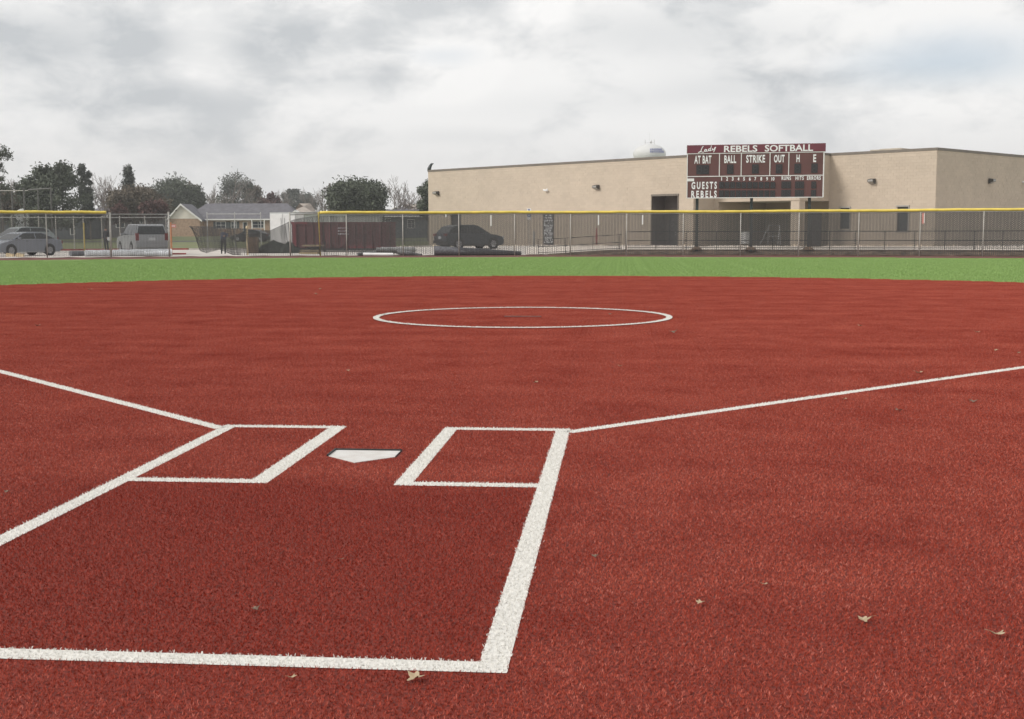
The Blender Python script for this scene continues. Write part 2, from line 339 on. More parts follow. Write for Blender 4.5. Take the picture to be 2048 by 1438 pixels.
def blades(x, y, z0, h, w, lean, seed, bias=(0, 0)):
    r = np.random.RandomState(seed); n = len(x)
    g = (np.arange(n) // TUFT); ng = g.max() + 1 if n else 0; tt = r.uniform(0, 1, ng)[g] if n else np.zeros(0); ta = r.uniform(0, 2 * np.pi, ng)[g] if n else np.zeros(0)
    a = r.uniform(0, 2 * np.pi, n); hh = h * r.uniform(.65, 1.15, n); ww = w * r.uniform(.7, 1.3, n)
    la = ta + r.normal(0, .9, n); lm = lean * np.sqrt(r.uniform(0, 1, n))
    dx, dy = np.cos(a) * ww / 2, np.sin(a) * ww / 2; tx, ty = np.cos(la) * lm + bias[0], np.sin(la) * lm + bias[1]
    V = np.zeros((n, 4, 3), np.float32)
    V[:, 0] = np.stack([x - dx, y - dy, np.full(n, z0)], -1); V[:, 1] = np.stack([x + dx, y + dy, np.full(n, z0)], -1)
    V[:, 2] = np.stack([x + dx * .45 + tx, y + dy * .45 + ty, z0 + hh], -1); V[:, 3] = np.stack([x - dx * .45 + tx, y - dy * .45 + ty, z0 + hh], -1)
    return V.reshape(-1, 3), np.clip(tt * .8 + r.uniform(0, .2, n), 0, 1)
TUFT = 3
def strat(x0, y0, sx, sy, dens, seed):
    dens = dens / TUFT; r = np.random.RandomState(seed); nx, ny = max(1, int(sx * math.sqrt(dens))), max(1, int(sy * math.sqrt(dens)))
    gx, gy = np.meshgrid(np.arange(nx), np.arange(ny)); gx = gx.ravel(); gy = gy.ravel()
    x = np.repeat(x0 + (gx + r.uniform(-.2, 1.2, len(gx))) * sx / nx, TUFT); y = np.repeat(y0 + (gy + r.uniform(-.2, 1.2, len(gy))) * sy / ny, TUFT); sp = .16 / math.sqrt(dens)
    return x + r.normal(0, sp, len(x)), y + r.normal(0, sp, len(y))

def gn_tiles(name, pts, var, tiles, material):
    """one object: a cloud of points, each carrying one square of turf"""
    me = bpy.data.meshes.new(name); me.from_pydata([tuple(p) for p in pts], [], []); me.materials.append(material)
    a = me.attributes.new('variant', 'INT', 'POINT'); a.data.foreach_set('value', np.asarray(var, np.int32))
    o = bpy.data.objects.new(name, me); COL.objects.link(o); o['kind'] = 'stuff'
    g = bpy.data.node_groups.new(name, 'GeometryNodeTree'); g.interface.new_socket('Geometry', in_out='INPUT', socket_type='NodeSocketGeometry'); g.interface.new_socket('Geometry', in_out='OUTPUT', socket_type='NodeSocketGeometry')
    gi = g.nodes.new('NodeGroupInput'); go = g.nodes.new('NodeGroupOutput'); j = g.nodes.new('GeometryNodeJoinGeometry')
    na = g.nodes.new('GeometryNodeInputNamedAttribute'); na.data_type = 'INT'; na.inputs[0].default_value = 'variant'
    for k, tme in enumerate(tiles):
        to = bpy.data.objects.new(name + '_square', tme)
        oi = g.nodes.new('GeometryNodeObjectInfo'); oi.inputs['Object'].default_value = to; oi.inputs['As Instance'].default_value = True
        cmp_ = g.nodes.new('FunctionNodeCompare'); cmp_.data_type = 'INT'; cmp_.operation = 'EQUAL'
        ins = [s for s in cmp_.inputs if s.type == 'INT']; g.links.new(na.outputs['Attribute'], ins[0]); ins[1].default_value = k
        ip = g.nodes.new('GeometryNodeInstanceOnPoints'); g.links.new(gi.outputs[0], ip.inputs['Points']); g.links.new(cmp_.outputs[0], ip.inputs['Selection']); g.links.new(oi.outputs['Geometry'], ip.inputs['Instance'])
        g.links.new(ip.outputs[0], j.inputs[0])
    g.links.new(j.outputs[0], go.inputs[0])
    md = o.modifiers.new('tiles', 'NODES'); md.node_group = g
    return o

# --- sheets
def ring_sheet(name, r0, r1, a0, a1, z, material, na=96, nr=2, cx=0, cy=0, **p):
    mb = MB(); vs = []
    for i in range(nr + 1):
        r = r0 + (r1 - r0) * i / nr
        for j in range(na + 1):
            a = a0 + (a1 - a0) * j / na; x, y = cx + r * math.cos(a), cy + r * math.sin(a); vs.append((x, y, z(x, y) if callable(z) else z))
    fs = [(i * (na + 1) + j, (i + 1) * (na + 1) + j, (i + 1) * (na + 1) + j + 1, i * (na + 1) + j + 1) for i in range(nr) for j in range(na)]
    mb.add(vs, fs); return mb.build(name, material, **p)
TAU = 2 * math.pi
ring_sheet('outfield', 0.01, 62.0, 0, TAU, 0.0, M['green_base'], 160, 1, kind='structure')
ring_sheet('warning_track', 62.0, 67.4, 0, TAU, 0.0, M['track'], 200, 1, kind='structure')
# infield skin: a disc round the pitcher joined to the area round the plate
mb = MB(); poly = []
skin = [(SKIN_R * math.cos(R(a)), PC + SKIN_R * math.sin(R(a))) for a in np.arange(-12, 193, 1.5)] + [(-13, -9), (-8, -14), (8, -14), (13, -9)]
mb.add([(x, y, .004) for x, y in skin], [tuple(range(len(skin)))]); mb.build('infield', M['red_base'], kind='structure')
def in_skin(x, y):
    d = np.hypot(x, y - PC) < SKIN_R
    return d | ((y < PC - 3.9) & (y > -14) & (np.abs(x) < 13 + np.clip(y + 9, -5, 22) * .26 + np.where(y < -9, (y + 9), 0)))
# far ground in rings out to the horizon
mb = MB(); rr = [67.4, 70, 74, 78, 82, 86, 90, 95, 100, 120, 150, 200, 250, 400, 800, 1600, 3500, 7000]; na = 144
vs = []
for r in rr:
    for j in range(na): a = TAU * j / na; x, y = r * math.cos(a), r * math.sin(a); vs.append((x, y, zg(x, y) - .01))
mb.add(vs, [(i * na + j, (i + 1) * na + j, (i + 1) * na + (j + 1) % na, i * na + (j + 1) % na) for i in range(len(rr) - 1) for j in range(na)]); mb.build('ground', M['lawn'], kind='structure')

# --- turf fibres
T = 0.5; RED_H = .0088; DENS = 24000
def tile_mesh(k, size, dens, h, w, lean, material, z0=0.0):
    x, y = strat(0, 0, size, size, dens, 100 + k); V, t = blades(x, y, z0, h, w, lean, 200 + k)
    return np_mesh('turf_square', V, np.arange(len(V)), 4, material, t)
vis_pts = []; real_tiles = []
def visible(x, y, m=0.6):
    p = np.stack([x, y, np.zeros_like(x)], -1) - CAM; z = p @ CFW
    with np.errstate(divide='ignore', invalid='ignore'): u = FPX * (p @ CR) / z
    return (z > 2.2) & (np.abs(u) < 1180 + m * FPX / np.maximum(z, 1))
gx, gy = np.meshgrid(np.arange(-34, 34, T), np.arange(-6, 33, T)); gx = gx.ravel(); gy = gy.ravel(); ok = visible(gx + T / 2, gy + T / 2) & in_skin(gx + T / 2, gy + T / 2)
gx, gy = gx[ok], gy[ok]
qx, qy = np.meshgrid(np.linspace(-.02, T + .02, 22), np.linspace(-.02, T + .02, 22)); qx = qx.ravel(); qy = qy.ravel()
for x, y in zip(gx, gy):
    if in_lines(x + qx, y + qy, 0).any() or in_plate(x + qx, y + qy, .05).any(): real_tiles.append((x, y))
    else: vis_pts.append((x, y, .004))
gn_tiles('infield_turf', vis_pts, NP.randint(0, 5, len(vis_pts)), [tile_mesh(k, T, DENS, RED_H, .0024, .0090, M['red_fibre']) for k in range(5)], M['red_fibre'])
X, Y = [], []
for i, (x, y) in enumerate(real_tiles):
    a, b = strat(x, y, T, T, DENS, 1000 + i); X.append(a); Y.append(b)
X = np.concatenate(X); Y = np.concatenate(Y); keep = ~in_lines(X, Y, NP.uniform(-.003, .003, len(X))) & ~in_plate(X, Y, .022)
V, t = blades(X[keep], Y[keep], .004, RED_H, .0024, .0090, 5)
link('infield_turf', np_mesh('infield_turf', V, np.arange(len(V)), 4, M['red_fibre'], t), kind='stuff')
# green outfield
GT = 2.0; gx, gy = np.meshgrid(np.arange(-60, 60, GT), np.arange(8, 64, GT)); gx = gx.ravel(); gy = gy.ravel()
ok = visible(gx + 1, gy + 1, 1.6) & (np.hypot(gx + 1, gy + 1) < 61.2) & (np.hypot(gx + 1, gy + 1 - PC) > SKIN_R - 1.6)
gpts = [(x, y, .0) for x, y in zip(gx[ok], gy[ok])]
gl = [p for p in gpts if math.hypot(p[0] + 1, p[1] + 1 - PC) > SKIN_R + 1.5]; ge = [p for p in gpts if p not in set(gl)]
gn_tiles('outfield_turf', gl, NP.randint(0, 3, len(gl)), [tile_mesh(10 + k, GT, 1500, .020, .011, .026, M['green_fibre']) for k in range(3)], M['green_fibre'])
X, Y = [], []
for i, (x, y, _) in enumerate(ge):
    a, b = strat(x, y, GT, GT, 1500, 3000 + i); X.append(a); Y.append(b)
X = np.concatenate(X); Y = np.concatenate(Y); keep = np.hypot(X, Y - PC) > SKIN_R
V, t = blades(X[keep], Y[keep], .004, .020, .011, .026, 6)
link('outfield_turf', np_mesh('outfield_turf', V, np.arange(len(V)), 4, M['green_fibre'], t), kind='stuff')

# --- inlaid white lines: base strip plus fibres
def white_line(name, rects, extra_pts=None, base=None, seed=0, dens=15000, z=.0065, h=.0088):
    mb = MB(); X, Y = [], []
    for i, (a, b, c, d) in enumerate(rects or []):
        mb.add([(a, b, z), (c, b, z), (c, d, z), (a, d, z)], [(0, 1, 2, 3)]); x, y = strat(a, b, c - a, d - b, dens, seed + i); X.append(x); Y.append(y)
    if base: mb.add(*base)
    if extra_pts is not None: X.append(extra_pts[0]); Y.append(extra_pts[1])
    X = np.concatenate(X); Y = np.concatenate(Y)
    o = mb.build(name, M['white_base'], kind='structure')
    V, t = blades(X, Y, z, h, .0030, .008, seed + 77)
    link('line_fibres', np_mesh('line_fibres', V, np.arange(len(V)), 4, M['white_fibre'], t), o)
    return o
for i, (k, rs) in enumerate(RECTS.items()): white_line(k.split('.')[0], rs, seed=400 + 20 * i)
for sg in (-1, 1):
    u, v = strat(F0 - .06, -LW / 2, F1 - F0, LW, 13000, 500 + sg); x = sg * (u - v) * LANE; y = (u + v) * LANE
    c = [(F0 - .06, -LW / 2), (40, -LW / 2), (40, LW / 2), (F0 - .06, LW / 2)]
    c = [(sg * (p - q) * LANE, (p + q) * LANE, .0065) for p, q in c]
    white_line('foul_line', None, (x, y), (c, [(0, 1, 2, 3) if sg > 0 else (3, 2, 1, 0)]), seed=520 + sg)
r0, r1 = 2.389, 2.488; n = 180; a = np.linspace(0, TAU, n, endpoint=False)
vs = [(r * math.cos(t_), PC + r * math.sin(t_), .019) for r in (r0, r1) for t_ in a]
th = np.repeat(NP.uniform(0, TAU, 6000), TUFT) + NP.normal(0, .001, 18000); rr_ = np.repeat(NP.uniform(r0, r1, 6000), TUFT)
white_line('pitchers_circle', None, (rr_ * np.cos(th), PC + rr_ * np.sin(th)), (vs, [(j, (j + 1) % n, n + (j + 1) % n, n + j)[::-1] for j in range(n)]), seed=600, z=.019, h=.012)

# --- home plate and pitching plate
hp = thing('home_plate', 'white five-sided home plate sunk in a black edged slot between the batters boxes', 'home plate', (0, 0, .004))
mb = MB(); mb.prism(PLATE[::-1], .0, .0035); mb.build('plate', M['rubber_w'], hp)
mb = MB(); out_ = [(-.228, .445), (.220, .445), (.220, .214), (0, -.024), (-.228, .212)]; inn = [(x * 1.002, y * 1.002) for x, y in PLATE]
for i in (0, 1, 4):
    j = (i + 1) % 5; q = [out_[i], out_[j], inn[j], inn[i]]; mb.prism(q[::-1], .0, .0125 if i != 1 else .008)
mb.build('surround', M['rubber_b'], hp)
pp = thing('pitching_plate', 'dark narrow pitching slab lying across the centre of the white circle', 'pitching plate', (0, 13.2, .004))
mb = MB(); mb.box((0, 0, .009), (.62, .16, .018)); mb.build('slab', mat('dull_red_brown_rubber', (.17, .035, .026), .8, .15, 10), pp)
mb = MB(); mb.box((0, 0, .0195), (.58, .03, .003)); mb.build('strip', M['leaf_dk'], pp)

# ------------------------------------------------------------------ leaves lying on the turf
def leaf_mesh(seed, size, curl, material, lobes=5):
    r = random.Random(seed); vs = [(0, 0, 0)]; n = 26
    for i in range(n):
        t = TAU * i / n; rad = size * (.42 + .5 * abs(math.sin(t * lobes / 2 + .4)) ** 1.6 * r.uniform(.75, 1.15))
        x, y = rad * math.cos(t), rad * math.sin(t) * .8; vs.append((x, y, curl * size * ((x / size) ** 2 * 1.0 - .35 * (y / size)) + r.uniform(0, .06) * size))
    fs = [(0, i + 1, (i + 1) % n + 1) for i in range(n)]
    mb = MB(); zmin = min(v[2] for v in vs); vs = [(x, y, z - zmin) for x, y, z in vs]; mb.add(vs, fs)
    mb.add([(x, y, z - .0012) for x, y, z in vs], [f[::-1] for f in fs])
    mb.add([(x * 1.0, y, z - (.0012 if k else 0)) for k in (0, 1) for x, y, z in vs[1:]], [(i, (i + 1) % n, n + (i + 1) % n, n + i) for i in range(n)])
    tip = Vector(vs[14]); mb.tube([vs[0], tip, tip + Vector((-.6 * size, .1 * size, .15 * size))], size * .025, 5)
    return mb.mesh('leaf', material, True)
LEAVES = [(830, 1354, .055, 0, 'large curled tan leaf with two prongs just behind the back line of the catchers box'),
    (584, 1352, .026, 0, 'small folded cream leaf behind the back line of the catchers box, nearest the bottom edge'),
    (510, 1215, .03, 2, 'dull brown curled leaf lying alone inside the catchers box near its back line'),
    (683, 1116, .02, 2, 'tiny dark leaf fragment in the middle of the catchers box'),
    (1189, 1110, .026, 1, 'dark brown leaf just right of the long side line of the catchers box'),
    (1400, 1203, .03, 0, 'curled leaf with a dark underside, left of three pale leaves right of the catchers box'),
    (1529, 1166, .022, 0, 'small bright leaf, farthest back of the pale leaves in the right foreground'),
    (1728, 1237, .04, 0, 'flat tan three pointed leaf in the middle of the right foreground'),
    (1995, 1267, .045, 0, 'wide arched tan leaf at the lower right edge of the field'),
    (14, 982, .03, 1, 'dark leaf at the left edge of the field beside the left box line'),
    (1838, 745, .065, 0, 'upright tan leaf standing just above the right foul line'),
    (1879, 757, .035, 0, 'small pale leaf touching the right foul line'),
    (1947, 802, .055, 1, 'long brown leaf below the right foul line, nearer the right edge'),
    (1797, 820, .05, 1, 'brown leaf below the right foul line, lowest of that pair'),
    (1690, 797, .035, 0, 'white scrap of leaf just below the middle of the right foul line'),
    (1072, 764, .045, 0, 'pale leaf between the pitchers circle and the right batters box'),
    (696, 740, .035, 0, 'pale leaf between the pitchers circle and the left batters box'),
    (1240, 731, .04, 0, 'faint tan leaf below the right half of the pitchers circle'),
    (1345, 664, .09, 1, 'dark leaf clump just outside the right end of the pitchers circle'),
    (1221, 628, .06, 1, 'brown leaf lying inside the pitchers circle on its right side'),
    (766, 629, .07, 1, 'dark leaf on the rim of the pitchers circle at its left end'),
    (1955, 664, .06, 0, 'cream leaf far right, level with the front of the pitchers circle'),
    (1720, 651, .06, 0, 'tan leaf far right, level with the middle of the pitchers circle'),
    (1993, 700, .05, 0, 'tan leaf near the right edge above the right foul line'),
    (2037, 705, .04, 0, 'tiny leaf cut by the right edge above the right foul line'),
    (180, 579, .09, 0, 'pale leaf near the green edge at the far left of the infield'),
    (640, 578, .08, 0, 'pale leaf near the green edge left of the pitchers circle'),
    (632, 588, .08, 0, 'tan leaf just nearer than the pale one left of the pitchers circle'),
    (76, 651, .07, 1, 'dark leaf on the red turf at the far left, above the left foul line')]
for i, (px, py, s, kind, lab) in enumerate(LEAVES):
    d = ray(px, py); t_ = (.022 - CAM[2]) / d[2]; p = CAM + d * t_
    s *= .72
    o = link('leaf', leaf_mesh(i + 40, s, (.5, .5, .45)[kind], M['leaf'] if kind == 0 else M['leaf_dk']), loc=(p[0], p[1], .017), rz=rng.uniform(0, TAU))
    tag(o, lab, 'leaf', 'fallen leaves on the red turf')

# ------------------------------------------------------------------ fences
def wire_panel(length, height, pitch, w, seed, gap=.33, sides=3):
    """zigzag wires of woven chain link, one tube per wire; the weave is looser every few columns and near the ground"""
    r = random.Random(seed); xs = [0.0]
    while xs[-1] < length:
        k = len(xs); xs.append(xs[-1] + pitch * (1.50 if k % 5 == seed % 5 else .88) * r.uniform(.98, 1.02))
    xs = [x * length / xs[-1] for x in xs]
    V, F = [], []
    for i in range(len(xs) - 1):
        z0 = .03 if i % 3 == 0 else r.uniform(gap * .8, gap * 1.05); a, b = xs[i], xs[i + 1]; z = height; pts = []; k = i % 2; st = pitch * 1.6
        while z > z0: pts.append((a - .006 if k % 2 else b + .006, z)); z -= st; k += 1
        ww = w * r.uniform(.95, 1.05)
        for (x1, za), (x2, zb) in zip(pts[:-1], pts[1:]):
            dx, dz = x2 - x1, zb - za; l = math.hypot(dx, dz); nx, nz = -dz / l * ww / 2, dx / l * ww / 2; bse = len(V)
            V += [(x1 + nx, 0, za + nz), (x1 - nx, 0, za - nz), (x1, -ww * .7, za), (x2 + nx, 0, zb + nz), (x2 - nx, 0, zb - nz), (x2, -ww * .7, zb)]
            F += [bse, bse + 3, bse + 5, bse + 2, bse + 2, bse + 5, bse + 4, bse + 1, bse + 1, bse + 4, bse + 3, bse]
    return np_mesh('mesh_panel', V, F, 4, M['mesh'])
FH = 2.55
def pol(a, r=FENCE_R): return Vector((r * math.sin(a), r * math.cos(a), 0))
def ang(px):
    lo, hi = 40, 95
    for _ in range(50):
        m = (lo + hi) / 2; p = at(px, horizon(px), m)
        if math.hypot(p[0], p[1]) > FENCE_R: hi = m
        else: lo = m
    return math.atan2(p[0], p[1])
bay = (ang(1967) - ang(693)) / 11; CH = 2 * FENCE_R * math.sin(bay / 2)
PANELS = [wire_panel(CH, FH - .06, .036, .0310, s, .60) for s in range(3)]
PANELS_OPEN = [wire_panel(CH, FH - .06, .036, .0160, s) for s in range(3)]
post_mb = MB(); post_mb.tube([(0, 0, -.05), (0, 0, FH - .05)], .032, 10); post_mb.lathe([(.034, FH - .06), (.036, FH - .02), (.015, FH + .01)], 10)
POST = post_mb.mesh('post', M['galv_dk'], True)
end_mb = MB(); end_mb.tube([(0, 0, -.05), (0, 0, FH)], .045, 10); end_mb.lathe([(.05, FH - .01), (.05, FH + .03), (.02, FH + .05)], 10); ENDPOST = end_mb.mesh('post', M['galv_dk'], True)
def fence(name, label, a0, n, step, cap_r, cap_to=None, endpost0=False, endpost1=False, panels=PANELS):
    f = thing(name, label, 'fence')
    for i in range(n + 1):
        a = a0 + step * i; p = pol(a); link('post', ENDPOST if (i == 0 and endpost0) or (i == n and endpost1) else POST, f, p, -a)
        if i < n:
            q = pol(a + step); d = q - p; pn = link('mesh_panel', panels[i % 3], f, p + pol(a, .05), math.atan2(d.y, d.x), kind='stuff'); pn.scale.x = d.length / CH
    mb = MB(); mb.tube([pol(a0 + step * n * k / 60) + Vector((0, 0, FH - .10)) for k in range(61)], .022, 6); mb.build('top_rail', M['galv'], f, True)
    if cap_to:
        b0, b1 = cap_to; pts = []; rad = []
        for k in range(121):
            a = b0 + (b1 - b0) * k / 120; pts.append(pol(a) + Vector((0, 0, FH + .01 + .005 * math.sin(k * 1.7) + .010 * math.sin(k * .31)))); rad.append(0.080)
        mb = MB(); mb.tube(pts, rad, 12); mb.build('safety_cap', M['yellow'], f, True)
    return f
a_r0 = ang(693) - bay
FR = fence('chain_link_fence', 'long black chain link outfield fence with yellow top cap in front of the tan building', ang(693), 15, bay, .09, (ang(640), ang(693) + bay * 15))
mb = MB(); p = pol(ang(638)); mb.tube([p + Vector((0, 0, FH + .05)), p + Vector((0, 0, FH - .3)), p + Vector((.02, 0, FH - 1.4)), p + Vector((.05, .02, .0))], [.08, .034, .026, .05], 8); mb.build('loose_cap_end', M['yellow_s'], FR, True)
step_l = (ang(220) - ang(93))
FL = fence('chain_link_fence', 'shorter black chain link fence with yellow top cap in front of the silver sedan', ang(220) - step_l * 4, 4, step_l, .09, (ang(220) - step_l * 4, ang(214)), False, False, PANELS_OPEN)
FU = fence('chain_link_fence', 'uncapped chain link section ending at the gap beside the silver rear-facing SUV', ang(221.5), 1, ang(338) - ang(221.5), .0, None, False, True, PANELS_OPEN)
# open posts and the loose mesh between them
o = link('fence_post', ENDPOST, loc=pol(ang(580)), kind='thing'); tag(o, 'bare steel fence post standing alone left of the yellow cap end', 'post')
tr = thing('fence_rail', 'bare grey top rail running from lone post to yellow cap end', 'rail')
mb = MB(); mb.tube([pol(ang(580)) + Vector((0, 0, FH - .12)), pol(ang(640)) + Vector((0, 0, FH - .02))], .04, 8); mb.tube([pol(ang(580)) + Vector((0, 0, FH + .0)), pol(ang(640)) + Vector((0, 0, FH + .04))], .03, 8); mb.build('rail_pipe', M['galv'], tr)
def loose_mesh():
    r = random.Random(3); V, F = [], []; n = 206; xa, xb = ang(377), ang(692)
    zt = lambda u: np.interp(u * 1.21, [0, .2, .45, .62, .72, .8, .9, 1], [1.78, 1.75, 1.62, 1.52, 1.85, 2.15, 2.3, 2.38])
    zb = lambda u: np.interp(u * 1.21, [0, .05, .1, .2, .3, .45, .6, .8, 1], [1.7, .35, .22, .42, .10, .04, .03, .03, .03])
    off = lambda u: .32 * math.exp(-((u - .12) / .12) ** 2) + .10 * math.sin(u * 9)
    def P(u, v):
        a = xa + (xb - xa) * u; uu = u + (.025 * (1 - v) if u < .85 else 0)
        q = pol(xa + (xb - xa) * uu, FENCE_R - off(u) * (1 - v) * 1.2 + .05); z = zb(u) + (zt(u) - zb(u)) * v
        return Vector((q.x, q.y, z))
    for i in range(n):
        u0 = (i + (.25 if i % 4 == 0 else 0)) / n; u1 = (i + .92) / n; m = 24; ww = .026 * r.uniform(.8, 1.3)
        if u0 < .05: m = 10
        v_end = 0 if i % 3 == 0 or u0 < .3 else .10
        pts = [P(u0 if k % 2 else u1, 1 - (1 - v_end) * k / m) for k in range(m + 1)]
        for p1, p2 in zip(pts[:-1], pts[1:]):
            d = (p2 - p1).normalized(); s = d.cross(Vector((0, 1, 0))).normalized() * ww / 2; b = len(V)
            V += [p1 + s, p1 - s, p1 + Vector((0, -ww * .7, 0)), p2 + s, p2 - s, p2 + Vector((0, -ww * .7, 0))]
            F += [b, b + 3, b + 5, b + 2, b + 2, b + 5, b + 4, b + 1, b + 1, b + 4, b + 3, b]
    me = np_mesh('loose_fence_mesh', [tuple(v) for v in V], F, 4, M['mesh']); return me
tag(link('loose_fence_mesh', loose_mesh()), 'loose sheet of black chain link sagging and curling in the open gap of the fence', 'fence mesh')
for px, y0, y1, nm, lab, mt in ((982, 430, 452, 'tie_strip', 'white strip tied to the fence right of the dark parked SUV', 'white'), (1197, 430, 450, 'tie_strip', 'white strip tied to the fence right of the dark lettered door', 'white'), (1285, 430, 449, 'tie_strip', 'white strip tied to the fence left of the tall dark bay', 'white'), (892, 429, 434, 'tie_strip', 'short white tag tied to the fence above the dark SUV roof', 'white'),
                          (1846, 426, 447, 'marker_strip', 'faded red and white strip tied to a fence post at the right', 'pink')):
    a = ang(px); dep = (at(px, 462, 72) * 0 + 0)[0]; p = pol(a, FENCE_R - .09); dd = (np.array([p.x, p.y, 0]) - CAM) @ CFW
    z1, z0 = ztop(px, y0, dd), ztop(px, y1, dd); mb = MB(); mb.box((0, 0, (z0 + z1) / 2), (.075 if mt == 'white' else .13, .02, z1 - z0)); o = mb.build(nm, M[mt], None, loc=(p.x, p.y, 0), rz=-a); tag(o, lab, 'strip')
    if mt == 'pink': mb = MB(); mb.box((.05, -.013, (z0 + z1) / 2), (.035, .01, z1 - z0 - .04)); mb.build('white_edge', M['white'], o)

# ------------------------------------------------------------------ paving
def px_ang(px): p = at(px, horizon(px), 74); return math.atan2(p[1], p[0])
ring_sheet('parking_lot', 68.0, 94.0, px_ang(1095), px_ang(-500), lambda x, y: zg(x, y) + .006, M['concrete'], 80, 10, kind='structure')
ring_sheet('dirt_strip', 67.4, 68.2, px_ang(2400), px_ang(-500), lambda x, y: .012 + .02 * math.sin(x * 3.1), M['track'], 160, 1, kind='structure')
def kerb(name, r0, r1, a0, a1, h, material, n=60):
    mb = MB(); vs = []
    for j in range(n + 1):
        a = a0 + (a1 - a0) * j / n
        for r, hh in ((r0, -.05), (r0, h), (r1, h), (r1, -.05)):
            x, y = r * math.cos(a), r * math.sin(a); vs.append((x, y, zg(x, y) + hh))
    mb.add(vs, [(4 * j + k, 4 * j + k + 1, 4 * j + 5 + k, 4 * j + 4 + k) for j in range(n) for k in range(3)]); return mb.build(name, material, kind='structure')
kerb('kerb', 94.0, 94.3, px_ang(385), px_ang(-500), .13, M['redcurb'])
kerb('kerb', 94.0, 94.3, px_ang(860), px_ang(386), .13, M['concrete'])
ring_sheet('road', 150, 158, px_ang(870), px_ang(-500), lambda x, y: zg(x, y) + .01, M['road'], 60, 1, kind='structure')
# raised concrete walk along the building
BA = R(-41.5); BE1 = Vector((math.cos(BA), math.sin(BA), 0)); BE2 = Vector((-math.sin(BA), math.cos(BA), 0)); BO = Vector((21.829, 75.561, 0)); BZ = 6.735
def bpt(s, t, z=0): return BO + BE1 * s + BE2 * t + Vector((0, 0, z))
def s_at(px, t):
    d = ray(px, 450); d = Vector((d[0], d[1], 0)); c = Vector((CAM[0], CAM[1], 0)) - BO; k = (t - c.dot(BE2)) / d.dot(BE2); return (c + d * k).dot(BE1)
def t_at(px, s):
    d = ray(px, 450); d = Vector((d[0], d[1], 0)); c = Vector((CAM[0], CAM[1], 0)) - BO; k = (s - c.dot(BE1)) / d.dot(BE1); return (c + d * k).dot(BE2)
def z_at(px, py, s, t):
    p = bpt(s, t); dep = (np.array([p.x, p.y, 0]) - CAM) @ CFW
    dep = dep  # first pass ignores height, the second corrects it
    for _ in range(3): z = at(px, py, dep)[2]; dep = (np.array([p.x, p.y, z]) - CAM) @ CFW
    return z
def walk_back(a):
    """distance from the plate to the face of the building along one bearing"""
    d = Vector((math.cos(a), math.sin(a), 0)); best = 110.0
    for s0, s1, t in ((-46, -15.06, -5.9), (-15.06, -7.9, -3.6), (-8, 0, 0)):
        den = d.dot(BE2)
        if abs(den) > 1e-6:
            k = (t + BO.dot(BE2)) / den; s = (d * k - BO).dot(BE1)
            if k > 0 and s0 - .3 <= s <= s1 + .3: best = min(best, k)
    den = d.dot(BE1); k = (BO.dot(BE1)) / den if abs(den) > 1e-6 else -1
    if k > 0 and 0 <= (d * k - BO).dot(BE2) < 16: best = min(best, k)
    return best
mb = MB(); n = 120; vs = []; a0, a1 = px_ang(1050), px_ang(2330)
for j in range(n + 1):
    f = j / n; a = a0 + (a1 - a0) * f; px = 1050 + f * 1280; zf = .02 + .29 * sm(1055, 1275, px); rb = min(walk_back(a) + (.4 if px < 1600 else 2.0), 112); rf = 68.9
    for q in range(5):
        r = rf + (rb - rf) * q / 4; x, y = r * math.cos(a), r * math.sin(a); zz = max(zf, zg(x, y)) + (.10 * q / 4) + .008; vs.append((x, y, zz))
    x, y = rf * math.cos(a), rf * math.sin(a); vs += [(x, y, zf + .008), (x, y, -.05)]
mb.add(vs, [(7 * j + q, 7 * j + 7 + q, 7 * j + 8 + q, 7 * j + 1 + q) for j in range(n) for q in range(4)]); k0 = len(mb.f)
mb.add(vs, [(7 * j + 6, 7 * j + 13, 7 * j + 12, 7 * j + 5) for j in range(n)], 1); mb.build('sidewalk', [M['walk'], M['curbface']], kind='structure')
mb = MB(); vs = []
for j in range(n + 1):
    f = j / n; a = px_ang(1180) + (a1 - px_ang(1180)) * f; hh = .17 * sm(0, .1, f)
    for r, z in ((68.15, .0), (68.5, hh * (.75 + .25 * math.sin(j * 1.3))), (68.93, hh + .04)): vs.append((r * math.cos(a), r * math.sin(a), z + .014))
mb.add(vs, [(3 * j + q, 3 * j + 3 + q, 3 * j + 4 + q, 3 * j + 1 + q) for j in range(n) for q in range(2)]); mb.build('dirt_bank', M['dirt'], kind='structure')
